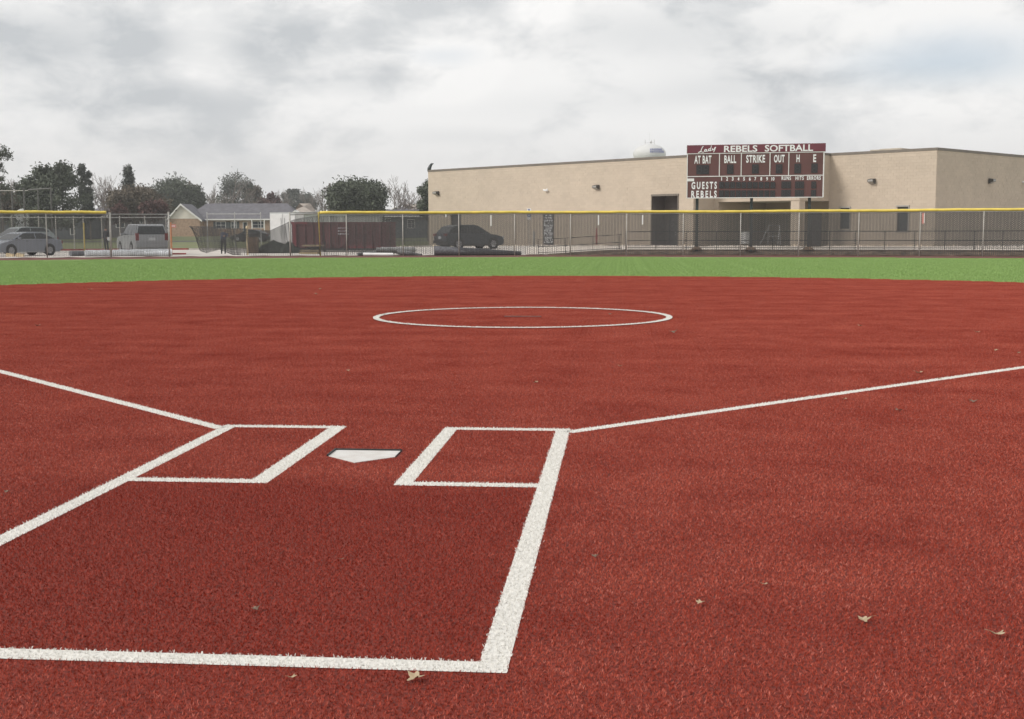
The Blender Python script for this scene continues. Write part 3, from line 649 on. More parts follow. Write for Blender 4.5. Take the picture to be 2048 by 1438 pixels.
# ------------------------------------------------------------------ the tan building
B = thing('school_building', 'low tan block building with flat roof and recessed porch behind the right fence', 'building', BO, BA)
def cuts(lo, hi, holes, k0, k1): return sorted({lo, hi, *[min(hi, max(lo, h[k0])) for h in holes], *[min(hi, max(lo, h[k1])) for h in holes]})
def block_wall(L, z0, z1, holes, place):
    """backing wall with real openings, faced with block courses whose joints are recessed; place(u, z, depth) -> local point"""
    us, zs = cuts(0, L, holes, 0, 1), cuts(z0, z1, holes, 2, 3); bk = MB(); fc = MB()
    for u0, u1 in zip(us[:-1], us[1:]):
        for w0, w1 in zip(zs[:-1], zs[1:]):
            cu, cz = (u0 + u1) / 2, (w0 + w1) / 2
            if any(h[0] < cu < h[1] and h[2] < cz < h[3] for h in holes): continue
            bk.add([place(u0, w0, 0), place(u1, w0, 0), place(u1, w1, 0), place(u0, w1, 0)], [(0, 1, 2, 3)])
    for h in holes:      # reveals
        for (ua, za), (ub, zb) in (((h[0], h[2]), (h[0], h[3])), ((h[0], h[3]), (h[1], h[3])), ((h[1], h[3]), (h[1], h[2]))):
            bk.add([place(ua, za, -.001), place(ub, zb, -.001), place(ub, zb, .30), place(ua, za, .30)], [(0, 1, 2, 3)])
    ch, bl, jt = .203, .406, .005; nrow = int(math.ceil((z1 - z0) / ch)); row = 0
    r = random.Random(int(L * 100))
    while row < nrow:
        a, b = z0 + row * ch, min(z1, z0 + (row + 1) * ch); u = -(bl / 2 if row % 2 else 0); row += 1
        while u < L:
            x0, x1 = max(0, u), min(L, u + bl); u += bl; segs = [(x0, x1)]
            for h in holes:
                if h[2] < (a + b) / 2 < h[3]:
                    ns = []
                    for s0, s1 in segs:
                        if h[1] <= s0 or h[0] >= s1: ns.append((s0, s1)); continue
                        if h[0] > s0: ns.append((s0, h[0]))
                        if h[1] < s1: ns.append((h[1], s1))
                    segs = ns
            for s0, s1 in segs:
                if s1 - s0 < .03: continue
                o = -.016 - r.uniform(0, .008); p = [(s0 + jt / 2, a + jt / 2), (s1 - jt / 2, a + jt / 2), (s1 - jt / 2, b - jt / 2), (s0 + jt / 2, b - jt / 2)]
                vs = [place(q[0], q[1], 0) for q in p] + [place(q[0], q[1], o + r.uniform(-.004, .004)) for q in p]
                fc.add(vs, [(4, 5, 6, 7), (0, 1, 5, 4), (1, 2, 6, 5), (2, 3, 7, 6), (3, 0, 4, 7)])
    return bk, fc
def wall(name, L, z0, z1, holes, place):
    bk, fc = block_wall(L, z0, z1, holes, place); w = bk.build(name, M['mortar'], B); fc.build('block_course', M['block'], w, kind='stuff'); return w
GZ = 0.15
T1, T2, SK = -5.9, -3.6, -7.9
def hole(px0, px1, pytop, pybot, t, s_off):
    s0, s1 = s_at(px0, t), s_at(px1, t); zt = z_at((px0 + px1) / 2, pytop, (s0 + s1) / 2, t)
    zb = GZ if pybot is None else z_at((px0 + px1) / 2, pybot, (s0 + s1) / 2, t); return [s0 - s_off, s1 - s_off, zb, zt]
S1 = s_at(857.5, T1)
h_dark = hole(902, 922, 424, None, T1, S1); h_sign = hole(1087, 1108, 421.5, None, T1, S1); h_bay = hole(1303, 1357, 389.5, None, T1, S1)
wall('wall', -15.06 - S1, GZ, BZ - .16, [h_dark, h_sign, h_bay], lambda u, z, d: (S1 + u, T1 + d, z))
wall('wall', T2 - T1, GZ, BZ - .16, [], lambda u, z, d: (-15.06 - d, T1 + u, z))                       # return beside the porch
s_op0 = s_at(1437, T2); zs = z_at(1500, 402.5, (s_op0 + SK) / 2, T2)
wall('wall', s_op0 + 15.06, GZ, BZ - .16, [], lambda u, z, d: (-15.06 + u, T2 + d, z))
wall('wall', SK - s_op0, zs, BZ - .16, [], lambda u, z, d: (s_op0 + u, T2 + d, z))                       # mass over the porch
wall('wall', 0 - T2, zs, BZ - .16, [], lambda u, z, d: (SK - d, T2 + u, z))
# wall right of the porch, with two windows
h_w1 = hole(1680, 1699, 416, 460, 0, SK); h_w2 = hole(1794, 1816, 413.5, 462, 0, SK); h_d = hole(1620, 1641, 416, None, 0, SK - 3.0)
wall('wall', -SK, GZ, BZ - .16, [h_w1, h_w2], lambda u, z, d: (SK + u, 0 + d, z))
wall('wall', 15.0, GZ, BZ - .16, [], lambda u, z, d: (0 - d, u, z))
# far left end and hidden back, so the mass is closed
mb = MB(); mb.add([(S1, T1, GZ), (S1, 24, GZ), (S1, 24, BZ - .16), (S1, T1, BZ - .16)], [(0, 1, 2, 3)]); mb.add([(S1, 24, GZ), (0, 24, GZ), (0, 24, BZ - .16), (S1, 24, BZ - .16)], [(0, 1, 2, 3)]); mb.add([(0, 15, GZ), (0, 24, GZ), (0, 24, BZ - .16), (0, 15, BZ - .16)], [(0, 1, 2, 3)]); mb.build('wall', M['block'], B)
mb = MB(); mb.prism([(S1 + .05, T1 + .05), (-15.1, T1 + .05), (-15.1, T2 + .05), (SK - .05, T2 + .05), (SK - .05, .05), (-.05, .05), (-.05, 23.9), (S1 + .05, 23.9)], BZ - .35, BZ - .05); mb.build('roof', M['roof_tan'], B)
ring = [(S1, T1), (-15.06, T1), (-15.06, T2), (SK, T2), (SK, 0), (0, 0), (0, 24), (S1, 24)]
for i in range(8):
    a, b = Vector((*ring[i], 0)), Vector((*ring[(i + 1) % 8], 0)); d = (b - a).normalized(); nrm = Vector((d.y, -d.x, 0)); a2 = a - d * (.05 if i in (0, 6, 7, 3, 1, 5) else 0); L = (b - a).length
    mb = MB(); mb.box((*((a + b) / 2 + nrm * .02 - nrm * .12)[:2], BZ - .08), (L + (.06 if i % 2 else -.02), .30, .17), math.atan2(d.y, d.x)); mb.build('coping', M['coping'], B)
# porch
tb = 2.2; mb = MB(); s_l = s_op0 - .05
mb.add([(s_l, tb, GZ), (SK + 2.5, tb, GZ), (SK + 2.5, tb, zs + .02), (s_l, tb, zs + .02)], [(0, 1, 2, 3)]); mb.add([(s_l, T2 + .05, GZ), (s_l, tb, GZ), (s_l, tb, zs), (s_l, T2 + .05, zs)], [(0, 1, 2, 3)])
mb.add([(SK - .02, 0.02, GZ), (SK - .02, tb, GZ), (SK - .02, tb, zs), (SK - .02, 0.02, zs)], [(0, 1, 2, 3)]); mb.build('porch_wall', M['block'], B)
mb = MB(); mb.box(((s_op0 + SK) / 2, (T2 + tb) / 2, zs + .05), (SK - s_op0 - .04, tb - T2 - .04, .08)); mb.build('soffit', M['siding'], B)
mb = MB(); mb.box((SK - .36, T2 + .36, (GZ + zs) / 2), (.68, .68, zs - GZ - .004)); mb.build('column', M['block'], B)
def door(s0, s1, z0, z1, t, leaf2=False, m='doordark'):
    w = s1 - s0; n = 2 if leaf2 else 1
    mb = MB(); mb.box(((s0 + s1) / 2, t, z1 - .03), (w, .09, .07)); mb.box((s0 + .03, t, (z0 + z1) / 2 - .035), (.06, .09, z1 - z0 - .07)); mb.box((s1 - .03, t, (z0 + z1) / 2 - .035), (.06, .09, z1 - z0 - .07)); fr = mb.build('door_frame', M['doordark'], B)
    for k in range(n):
        a = s0 + .07 + (w - .14) * k / n; b = s0 + .07 + (w - .14) * (k + 1) / n - .01; mb = MB(); mb.box(((a + b) / 2, t + .01, (z0 + z1) / 2 - .035), (b - a, .05, z1 - z0 - .08)); d = mb.build('door', M[m], B)
        mb = MB(); hx = b - .10 if k == 0 else a + .10; mb.tube([(hx, t - .045, z0 + .95), (hx, t - .06, z0 + 1.0), (hx, t - .06, z0 + 1.2), (hx, t - .045, z0 + 1.25)], .014, 6); mb.build('handle', M['galv'], d)
door(S1 + h_dark[0], S1 + h_dark[1], GZ, h_dark[3], T1 + .14); 
door(S1 + h_sign[0], S1 + h_sign[1], GZ, h_sign[3], T1 + .20)
# the tall bay: lining, lintel and dark doors set back inside it
a, b, z1 = S1 + h_bay[0], S1 + h_bay[1], h_bay[3]
mb = MB(); dp = 1.5
mb.add([(a + .002, T1 + .02, GZ), (a + .002, T1 + dp, GZ), (a + .002, T1 + dp, z1), (a + .002, T1 + .02, z1)], [(0, 1, 2, 3)]); mb.add([(b - .002, T1 + .02, GZ), (b - .002, T1 + dp, GZ), (b - .002, T1 + dp, z1), (b - .002, T1 + .02, z1)], [(3, 2, 1, 0)]); mb.add([(a, T1 + dp, GZ), (b, T1 + dp, GZ), (b, T1 + dp, z1), (a, T1 + dp, z1)], [(0, 1, 2, 3)]); mb.add([(a, T1 + .02, z1 - .002), (b, T1 + .02, z1 - .002), (b, T1 + dp, z1 - .002), (a, T1 + dp, z1 - .002)], [(0, 1, 2, 3)]); mb.build('bay_lining', M['recess'], B)
mb = MB(); w_ = .07; mb.box(((a + b) / 2, T1 - .035, z1 - .02), (b - a + .05, .07, .14)); mb.box((a + .03, T1 - .035, (GZ + z1) / 2 - .045), (w_, .07, z1 - GZ - .10)); mb.box((b - .03, T1 - .035, (GZ + z1) / 2 - .045), (w_, .07, z1 - GZ - .10)); mb.build('bay_frame', M['coping'], B)
door(a + .5, b - .5, GZ, 2.75, T1 + dp - .07, True)
s0, s1 = s_at(1462, tb - .1), s_at(1489, tb - .1); door(s0, s1, GZ + .1, z_at(1475, 417.5, s0, tb), tb - .08)
t0, t1 = t_at(1622, SK), t_at(1641, SK)
mb = MB(); mb.box((SK + .02, (t0 + t1) / 2, 1.45), (.10, abs(t1 - t0), 2.5)); mb.build('door', M['doordark'], B)
def window(h, s0, t):
    a, b, z0, z1 = s0 + h[0], s0 + h[1], h[2], h[3]; mb = MB()
    for c, d in ((((a + b) / 2, t + .08, z1 - .035), (b - a, .08, .07)), (((a + b) / 2, t + .08, z0 + .035), (b - a, .08, .07)), ((a + .035, t + .08, (z0 + z1) / 2), (.07, .08, z1 - z0 - .14)), ((b - .035, t + .08, (z0 + z1) / 2), (.07, .08, z1 - z0 - .14))): mb.box(c, d)
    o = mb.build('window', M['doordark'], B); mb = MB(); mb.box(((a + b) / 2, t + .10, (z0 + z1) / 2), (b - a - .14, .02, z1 - z0 - .14)); mb.build('pane', M['glass'], o)
    mb = MB(); mb.box(((a + b) / 2, t - .045, z1 + .05), (b - a + .16, .09, .09)); mb.box((b + .05, t - .045, (z0 + z1) / 2), (.07, .06, z1 - z0)); mb.build('lintel', M['frame'], o)
    mb = MB(); mb.box(((a + b) / 2, t - .045, z0 - .04), (b - a + .16, .10, .07)); mb.build('sill', M['frame'], o)
window(h_w1, SK, 0); window(h_w2, SK, 0)
# lettered dark panel filling the upper door opening
a, b = S1 + h_sign[0], S1 + h_sign[1]; sp = thing('door_poster', 'tall dark panel covered with faint rows of small white writing on the tan wall', 'poster', bpt((a + b) / 2, T1 - .045, GZ), BA)
mb = MB(); mb.box((0, 0, (h_sign[3] - GZ) / 2 + .12), (b - a - .06, .03, h_sign[3] - GZ - .35)); mb.build('panel', M['doordark'], sp)
mb = MB(); rw = random.Random(5); z = h_sign[3] - GZ - .30
while z > .45:
    x = -(b - a) / 2 + .14; hgt = rw.choice((.06, .09, .12, .16))
    while x < (b - a) / 2 - .16:
        w = rw.uniform(.03, .09)
        if rw.random() < .75: mb.box((x + w / 2, -.019, z - hgt / 2), (w, .006, hgt))
        x += w + .035
    z -= hgt + .05
mb.build('lettering', M['letter'], sp)
# lamps, cameras and small things fixed to the walls
def wall_lamp(px, py, s=None, t=None, lab='', w=.42):
    if s is None: s = s_at(px, t); rz = BA
    else: t = t_at(px, s); rz = BA + R(90)
    z = z_at(px, py, s, t); o = thing('wall_lamp', lab, 'wall lamp', bpt(s, t, z) - (BE2 if rz == BA else -BE1) * .04, rz, 'wall lamps on the tan building')
    mb = MB(); q = [(-.02, .16), (-.34, .10), (-.36, -.05), (-.02, -.20)]
    vs = [(-w / 2, y, z_) for y, z_ in q] + [(w / 2, y, z_) for y, z_ in q]; mb.add(vs, [(0, 1, 2, 3), (7, 6, 5, 4)] + [(i, 4 + i, 4 + (i + 1) % 4, (i + 1) % 4) for i in range(4)]); mb.build('housing', M['bronze'], o)
    mb = MB(); mb.add([(-w / 2 + .03, -.355, -.055), (w / 2 - .03, -.355, -.055), (w / 2 - .03, -.04, -.20), (-w / 2 + .03, -.04, -.20)], [(0, 1, 2, 3)]); mb.add([(-w / 2 + .03, -.362, -.04), (w / 2 - .03, -.362, -.04), (w / 2 - .03, -.346, .08), (-w / 2 + .03, -.346, .08)], [(0, 1, 2, 3)]); mb.build('lens', M['lens'], o)
wall_lamp(876, 386, t=T1, lab='bronze wall lamp near the left end of the tan building above the dark SUV', w=.5)
wall_lamp(1195, 374, t=T1, lab='bronze wall lamp midway along the tan wall left of the tall dark bay', w=.45)
wall_lamp(1744, 362, t=0, lab='bronze wall lamp between the scoreboard and the building corner', w=.42)
wall_lamp(1975, 361.5, s=0, lab='bronze wall lamp on the shaded wall right of the building corner', w=.42)
def camera_unit(px, py, lab, s=None, t=None):
    if s is None: s = s_at(px, t); rz = BA
    else: t = t_at(px, s); rz = BA + R(90)
    z = z_at(px, py, s, t); o = thing('security_camera', lab, 'camera', bpt(s, t, z) - (BE2 if rz == BA else -BE1) * .03, rz, 'security cameras on the tan building')
    mb = MB(); mb.lathe([(.07, 0), (.07, -.05)], 12, (0, 0, 0), 'y'); mb.tube([(0, -.04, 0), (0, -.16, -.06)], .03, 8); mb.build('bracket', M['white'], o)
    mb = MB(); mb.tube([(.16, -.12, -.10), (-.20, -.24, -.04)], .07, 10); mb.build('body', M['white'], o, True)
camera_unit(1095, 379, 'small white security camera on the tan wall above the lettered dark panel', t=T1)
camera_unit(2041, 364, 'small white security camera on the shaded wall at the right edge', s=0)
def vent(px, py, y2):
    s, t = s_at(px, T1 + .8), T1 + .8; z0 = BZ - .05; z1 = z_at(px + 2, y2, s, t); h = z1 - z0; p = bpt(s, t, z0)
    mb = MB(); mb.tube([p, p + Vector((.03, 0, h * .35)), p + Vector((.13, 0, h * .7)), p + Vector((.24, .02, h * .93)), p + Vector((.42, .03, h))], [.16, .17, .13, .10, .02], 8); o = mb.build('roof_spike', M['greenblack'], None, True); tag(o, 'dark curved slender spike standing on the left corner of the flat roof', 'roof fitting')
vent(859, 340, 327)
s = s_at(1782, 4.0); p = bpt(s, 4.0, BZ - .05); mb = MB(); mb.box((0, 0, .17), (2.4, 2.0, .34)); mb.box((.2, 0, .36), (1.5, 1.6, .05)); o = mb.build('rooftop_unit', M['roof_tan'], None, loc=p, rz=BA); tag(o, 'low pale rooftop box showing above the roof edge right of the scoreboard', 'rooftop unit')

# handrail on the walk
hr = thing('handrail', 'black two rail pipe handrail running along the raised concrete walk', 'handrail')
def walk_pt(px, r=69.25):
    a = px_ang(px); zf = .02 + .29 * sm(1055, 1275, px); return Vector((r * math.cos(a), r * math.sin(a), zf + .01))
def rail_run(pxs, h0, h1):
    for h, nm in ((1.0, 'rail'), (.50, 'rail'), (.10, 'rail')):
        mb = MB(); mb.tube([walk_pt(px) + Vector((0, 0, h0(px) * h)) for px in pxs], .021, 6); mb.build(nm, M['black'], hr, True)
rail_run(list(range(1252, 2300, 18)), lambda p: 1.07, None)
rail_run(list(range(1075, 1252, 12)), lambda p: .90 if p < 1235 else .92, None)
for px in (1075, 1129, 1184, 1237): mb = MB(); q = walk_pt(px); mb.tube([q, q + Vector((0, 0, .93))], .024, 6); mb.build('baluster', M['black'], hr)
for px in (1250, 1310, 1371, 1432, 1477, 1545, 1610, 1660, 1712, 1772, 1833, 1895, 1956, 2014, 2075): mb = MB(); q = walk_pt(px); mb.tube([q, q + Vector((0, 0, 1.1))], .024, 6); mb.build('baluster', M['black'], hr)

# small things on the walk
def sign_on_post(px, yb, y0, y1, dep, name, label, w, matk, pm='galv_dk', extra=True):
    g = at(px, yb, dep); z0, z1 = ztop(px, y1, dep), ztop(px, y0, dep); o = thing(name, label, 'sign', (g[0], g[1], g[2]), R(8))
    mb = MB(); mb.tube([(0, 0, 0), (0, 0, z1 - g[2] - .02)], .03, 8); mb.build('post', M[pm], o)
    mb = MB(); mb.box((0, -.045, (z0 + z1) / 2 - g[2]), (w, .02, z1 - z0)); pn = mb.build('panel', M[matk], o); return o, z0 - g[2], z1 - g[2]
o, z0, z1 = sign_on_post(1058, 491, 417, 440, 95, 'parking_sign', 'blue and white accessible parking sign on a thin post before the tan wall', .32, 'white')
h = z1 - z0; mb = MB(); mb.box((0, -.058, z0 + h * .42), (.27, .006, h * .30)); mb.build('blue_field', M['signblue'], o); mb = MB(); mb.box((0, -.058, z0 + h * .88), (.14, .006, .09)); mb.build('badge', M['signblue'], o)
mb = MB(); mb.lathe([(.05, -.062), (.05, -.066)], 12, (.01, 0, z0 + h * .38), 'y'); mb.box((-.005, -.064, z0 + h * .48), (.03, .005, .12)); mb.lathe([(.022, -.062), (.022, -.066)], 8, (-.005, 0, z0 + h * .54), 'y'); mb.build('symbol', M['letter'], o)
g = at(1068, 493, 88); mb = MB(); mb.tube([(0, 0, 0), (0, 0, 1.02)], .085, 12); mb.lathe([(.085, 1.02), (.07, 1.07), (.02, 1.1)], 12); o = mb.build('bollard', M['galv_dk'], None, True, loc=g); tag(o, 'dark steel bollard at the foot of the ramp left of the lettered panel', 'bollard')
g = at(1193, 490, 90); o = thing('standpipe', 'slim dark red pipe standing before the tan wall beside the ramp', 'pipe', g); zt_ = ztop(1193, 456, 90) - g[2]
mb = MB(); mb.tube([(0, 0, 0), (0, 0, zt_)], .05, 10); mb.build('pipe', M['signred'], o); mb = MB(); mb.box((0, -.05, zt_ * .48), (.16, .10, .40)); mb.build('valve_box', M['signred'], o)
g = at(1491, 488, 79); o = thing('recycling_bin', 'light grey slatted bin on the porch walk under the scoreboard', 'bin', g, BA)
mb = MB(); mb.box((0, 0, .40), (.50, .50, .74)); mb.box((0, 0, .80), (.56, .56, .06)); mb.build('body', M['whitemetal'], o)
for k in range(6): mb = MB(); mb.box((-.21 + k * .084, -.262, .40), (.045, .02, .68)); mb.build('slat', M['white'], o)
g = at(1548, 489, 82); o = thing('metal_rack', 'light metal frame rack standing under the porch behind the scoreboard posts', 'rack', g, BA)
mb = MB(); H_ = 1.25
mb.tube([(-.5, 0, 0), (-.42, 0, H_), (.42, 0, H_), (.5, 0, 0)], .03, 6); mb.tube([(-.7, -.6, 0), (-.42, 0, H_ - .05)], .025, 6); mb.tube([(.7, -.6, 0), (.42, 0, H_ - .05)], .025, 6); mb.tube([(-.46, 0, .55), (.46, 0, .55)], .025, 6); mb.build('frame', M['galv'], o)

# ------------------------------------------------------------------ scoreboard
pL, pR = at(1373, 397.4, 74.6), at(1647.5, 394.4, 73.0)
SBW = math.hypot(pR[0] - pL[0], pR[1] - pL[1]); SBZ = (pL[2] + pR[2]) / 2; SBA = math.atan2(pR[1] - pL[1], pR[0] - pL[0]); SBH = (ztop(1374, 291.3, 74.6) + ztop(1648, 287, 73.0)) / 2 - SBZ
def foot(px): 
    u = (px - 1373) / 274.5; q = Vector((pL[0] + (pR[0] - pL[0]) * u, pL[1] + (pR[1] - pL[1]) * u, 0)); return q
SB = thing('scoreboard', 'maroon softball scoreboard on three dark steel posts before the tan building', 'scoreboard', (pL[0], pL[1], 0), SBA)
def sbxy(X, Y): u = (X - 22) / 2013; yb = 852 - 14 * u; yt = 88 - 38 * u; return u * SBW, SBZ + SBH * (yb - Y) / (yb - yt)
def sb_rect(X0, Y0, X1, Y1, y, d, name, m, par=None):
    x0, z1 = sbxy(X0, Y0); x1, z0 = sbxy(X1, Y1); mb = MB(); mb.box(((x0 + x1) / 2, y, (z0 + z1) / 2), (x1 - x0, d, z1 - z0)); return mb.build(name, M[m], par or SB)
LINE1, LINE2 = .847, .412
mb = MB(); mb.box((SBW / 2, .13, SBZ + SBH * LINE1 / 2), (SBW, .20, SBH * LINE1)); cab = mb.build('cabinet', M['maroon'], SB)
mb = MB(); mb.box((SBW / 2 + .02, .10, SBZ + SBH * (1 + LINE1) / 2 + .004), (SBW + .06, .22, SBH * (1 - LINE1) - .008)); hdr = mb.build('header', M['maroon_hd'], SB)
mb = MB(); t_ = .045
for c, d in (((SBW / 2, .02, SBZ + SBH * LINE1 - .02), (SBW, .03, t_)), ((SBW / 2, .02, SBZ + SBH * LINE2), (SBW - .1, .03, t_)), ((SBW / 2, .02, SBZ + t_ / 2), (SBW - .1, .03, t_)), ((t_ / 2, .02, SBZ + SBH * LINE1 / 2 - .02), (t_, .032, SBH * LINE1 - .05)), ((SBW - t_ / 2 - .02, .02, SBZ + SBH * LINE1 / 2 - .02), (t_ + .02, .032, SBH * LINE1 - .05)),
             ((-.02, .0, SBZ + SBH * .925), (.03, .05, SBH * .14))): mb.box(c, d)
for X in (505, 827, 1247, 1520): x, _ = sbxy(X, 300); mb.box((x, .018, SBZ + SBH * (LINE1 + LINE2) / 2 - .01), (t_, .03, SBH * (LINE1 - LINE2) - .06))
mb.build('trim', M['white'], SB)
def digit(X0, Y0, X1, Y1, n=1, par=None):
    o = sb_rect(X0, Y0, X1, Y1, .016, .03, 'digit_panel', 'led', par); x0, z1 = sbxy(X0, Y0); x1, z0 = sbxy(X1, Y1); w, h = (x1 - x0) / n, z1 - z0; mb = MB()
    for k in range(n):     # seven bar segments of unlit lamps
        mb = MB()
        cx = x0 + w * (k + .5); a, b = w * .27, h * .37
        for sx, sz, dx, dz in ((0, b, a * 1.5, .03), (0, 0, a * 1.5, .03), (0, -b, a * 1.5, .03), (-a, b / 2, .03, b * .8), (a, b / 2, .03, b * .8), (-a, -b / 2, .03, b * .8), (a, -b / 2, .03, b * .8)): mb.box((cx + sx, -.002, (z0 + z1) / 2 + sz), (dx, .008, dz))
        mb.build('segment', M['bulb'], o)
digit(165, 370, 350, 500, 2); digit(618, 362, 712, 496); digit(986, 360, 1083, 490); digit(1333, 358, 1429, 488); digit(1603, 350, 1697, 486); digit(1848, 345, 1937, 480)
XC = [541, 622, 705, 790, 872, 957, 1038, 1124, 1209, 1295]
for X in XC: digit(X - 35, 612, X + 35, 705); digit(X - 35, 735, X + 35, 832)
for a, b, n in ((1420, 1556, 2), (1618, 1746, 2), (1852, 1921, 1)): digit(a, 605, b, 705, n); digit(a, 728, b, 824, n)
def word(txt, X0, X1, Y0, Y1, yoff, name='lettering', bold=.012, par=None, track=1.0):
    x0, z1 = sbxy(X0, Y0); x1, z0 = sbxy(X1, Y1); c = bpy.data.curves.new('lettering', 'FONT'); c.body = txt; c.size = 1; c.extrude = .004; c.offset = bold; c.space_character = track; c.resolution_u = 3
    o = bpy.data.objects.new('lettering', c); COL.objects.link(o); dg = bpy.context.evaluated_depsgraph_get(); me = bpy.data.meshes.new_from_object(o.evaluated_get(dg)); bpy.data.objects.remove(o); bpy.data.curves.remove(c)
    n = len(me.vertices); a = np.zeros(n * 3, np.float32); me.vertices.foreach_get('co', a); a = a.reshape(-1, 3); lo, hi = a.min(0), a.max(0)
    sx, sz = (x1 - x0) / (hi[0] - lo[0]), (z1 - z0) / (hi[1] - lo[1]); b = np.stack([x0 + (a[:, 0] - lo[0]) * sx, yoff - (a[:, 2] - lo[2]), z0 + (a[:, 1] - lo[1]) * sz], -1)
    me.vertices.foreach_set('co', b.astype(np.float32).ravel()); me.materials.clear(); me.materials.append(M['letter']); me.update(); return link(name, me, par or SB)
word('REBELS', 570, 1060, 92, 178, -.012, bold=.022); word('SOFTBALL', 1168, 1866, 80, 165, -.012, bold=.022)
UP = dict(bold=.03, track=1.12)
for tx, a, b, y0, y1 in (('AT BAT', 132, 386, 236, 347), ('BALL', 576, 752, 230, 340), ('STRIKE', 898, 1175, 224, 333), ('OUT', 1304, 1460, 220, 330), ('H', 1630, 1676, 217, 325), ('E', 1872, 1914, 212, 324)): word(tx, a, b, y0, y1, .026, **UP)
word('GUESTS', 94, 472, 612, 716, .026, bold=.035, track=1.5); word('REBELS', 92, 472, 740, 838, .026, bold=.035, track=1.5)
for i, X in enumerate(XC): w = 13 if i == 0 else (44 if i == 9 else 26); word(str(i + 1), X - w / 2, X + w / 2, 541, 594, .026, bold=.04)
word('RUNS', 1420, 1556, 530, 584, .026, bold=.03, track=1.25); word('HITS', 1622, 1742, 530, 583, .026, bold=.03, track=1.25); word('ERRORS', 1788, 1986, 528, 582, .026, bold=.03, track=1.2)
sb_rect(32, 565, 132, 604, .020, .025, 'maker_plate', 'white')
# the script word "Lady" drawn as brush strokes
def stroke(mb, pts, r=.034):
    q = []
    for i in range(len(pts) - 1):
        p0, p1, p2, p3 = (Vector((*pts[max(0, min(len(pts) - 1, k))], 0)) for k in (i - 1, i, i + 1, i + 2))
        for k in range(6): t = k / 6; q.append(.5 * ((2 * p1) + (p2 - p0) * t + (2 * p0 - 5 * p1 + 4 * p2 - p3) * t * t + (3 * p1 - p0 - 3 * p2 + p3) * t ** 3))
    q.append(Vector((*pts[-1], 0))); w = []
    for p in q: x, z = sbxy(p.x, p.y); w.append((x, -.014, z))
    n = len(w); mb.tube(w, [r * (.55 + .45 * math.sin(math.pi * min(1, (i + 1) / n * 1.05))) for i in range(n)], 6)
mb = MB()
stroke(mb, [(268, 104), (252, 112), (236, 150), (226, 178), (205, 186), (193, 197), (212, 184), (240, 182), (262, 190), (276, 178)])
stroke(mb, [(312, 150), (296, 146), (284, 160), (287, 176), (302, 172), (316, 148), (312, 170), (322, 178), (334, 166)])
stroke(mb, [(366, 138), (350, 138), (340, 154), (346, 168), (362, 158), (378, 118), (384, 88)], .032); stroke(mb, [(378, 118), (366, 152), (372, 168), (386, 156)], .032)
stroke(mb, [(400, 128), (398, 148), (408, 154), (424, 140), (438, 118), (452, 112)]); stroke(mb, [(446, 116), (434, 150), (420, 178), (412, 186)], .03)
mb.build('script_lettering', M['letter'], SB)
for px in (1394, 1504.5, 1620):
    u = (px - 1373) / 274.5; x = u * SBW; mb = MB()
    mb.box((x, .33, SBZ / 2 + .6), (.17, .02, SBZ + 1.2)); mb.box((x, .45, SBZ / 2 + .6), (.17, .02, SBZ + 1.2)); mb.box((x, .39, SBZ / 2 + .6), (.02, .10, SBZ + 1.2)); mb.build('support_post', M['greenblack'], SB)
    q = Vector((pL[0], pL[1], 0)) + Vector((math.cos(SBA), math.sin(SBA), 0)) * x + Vector((-math.sin(SBA), math.cos(SBA), 0)) * .35
    mb = MB(); rm = random.Random(int(px)); prof = [(.34, -.02), (.30, .06), (.20, .13), (.12, .17)]; mb.lathe([(r * rm.uniform(.9, 1.1), z) for r, z in prof], 12); o = mb.build('dirt_mound', M['dirt'], None, loc=(q.x, q.y, .32)); tag(o, 'small brown dirt mound round the foot of the %s scoreboard post' % {1394: 'left', 1504: 'middle', 1620: 'right'}[int(px)], 'dirt mound', 'dirt mounds at the scoreboard posts')

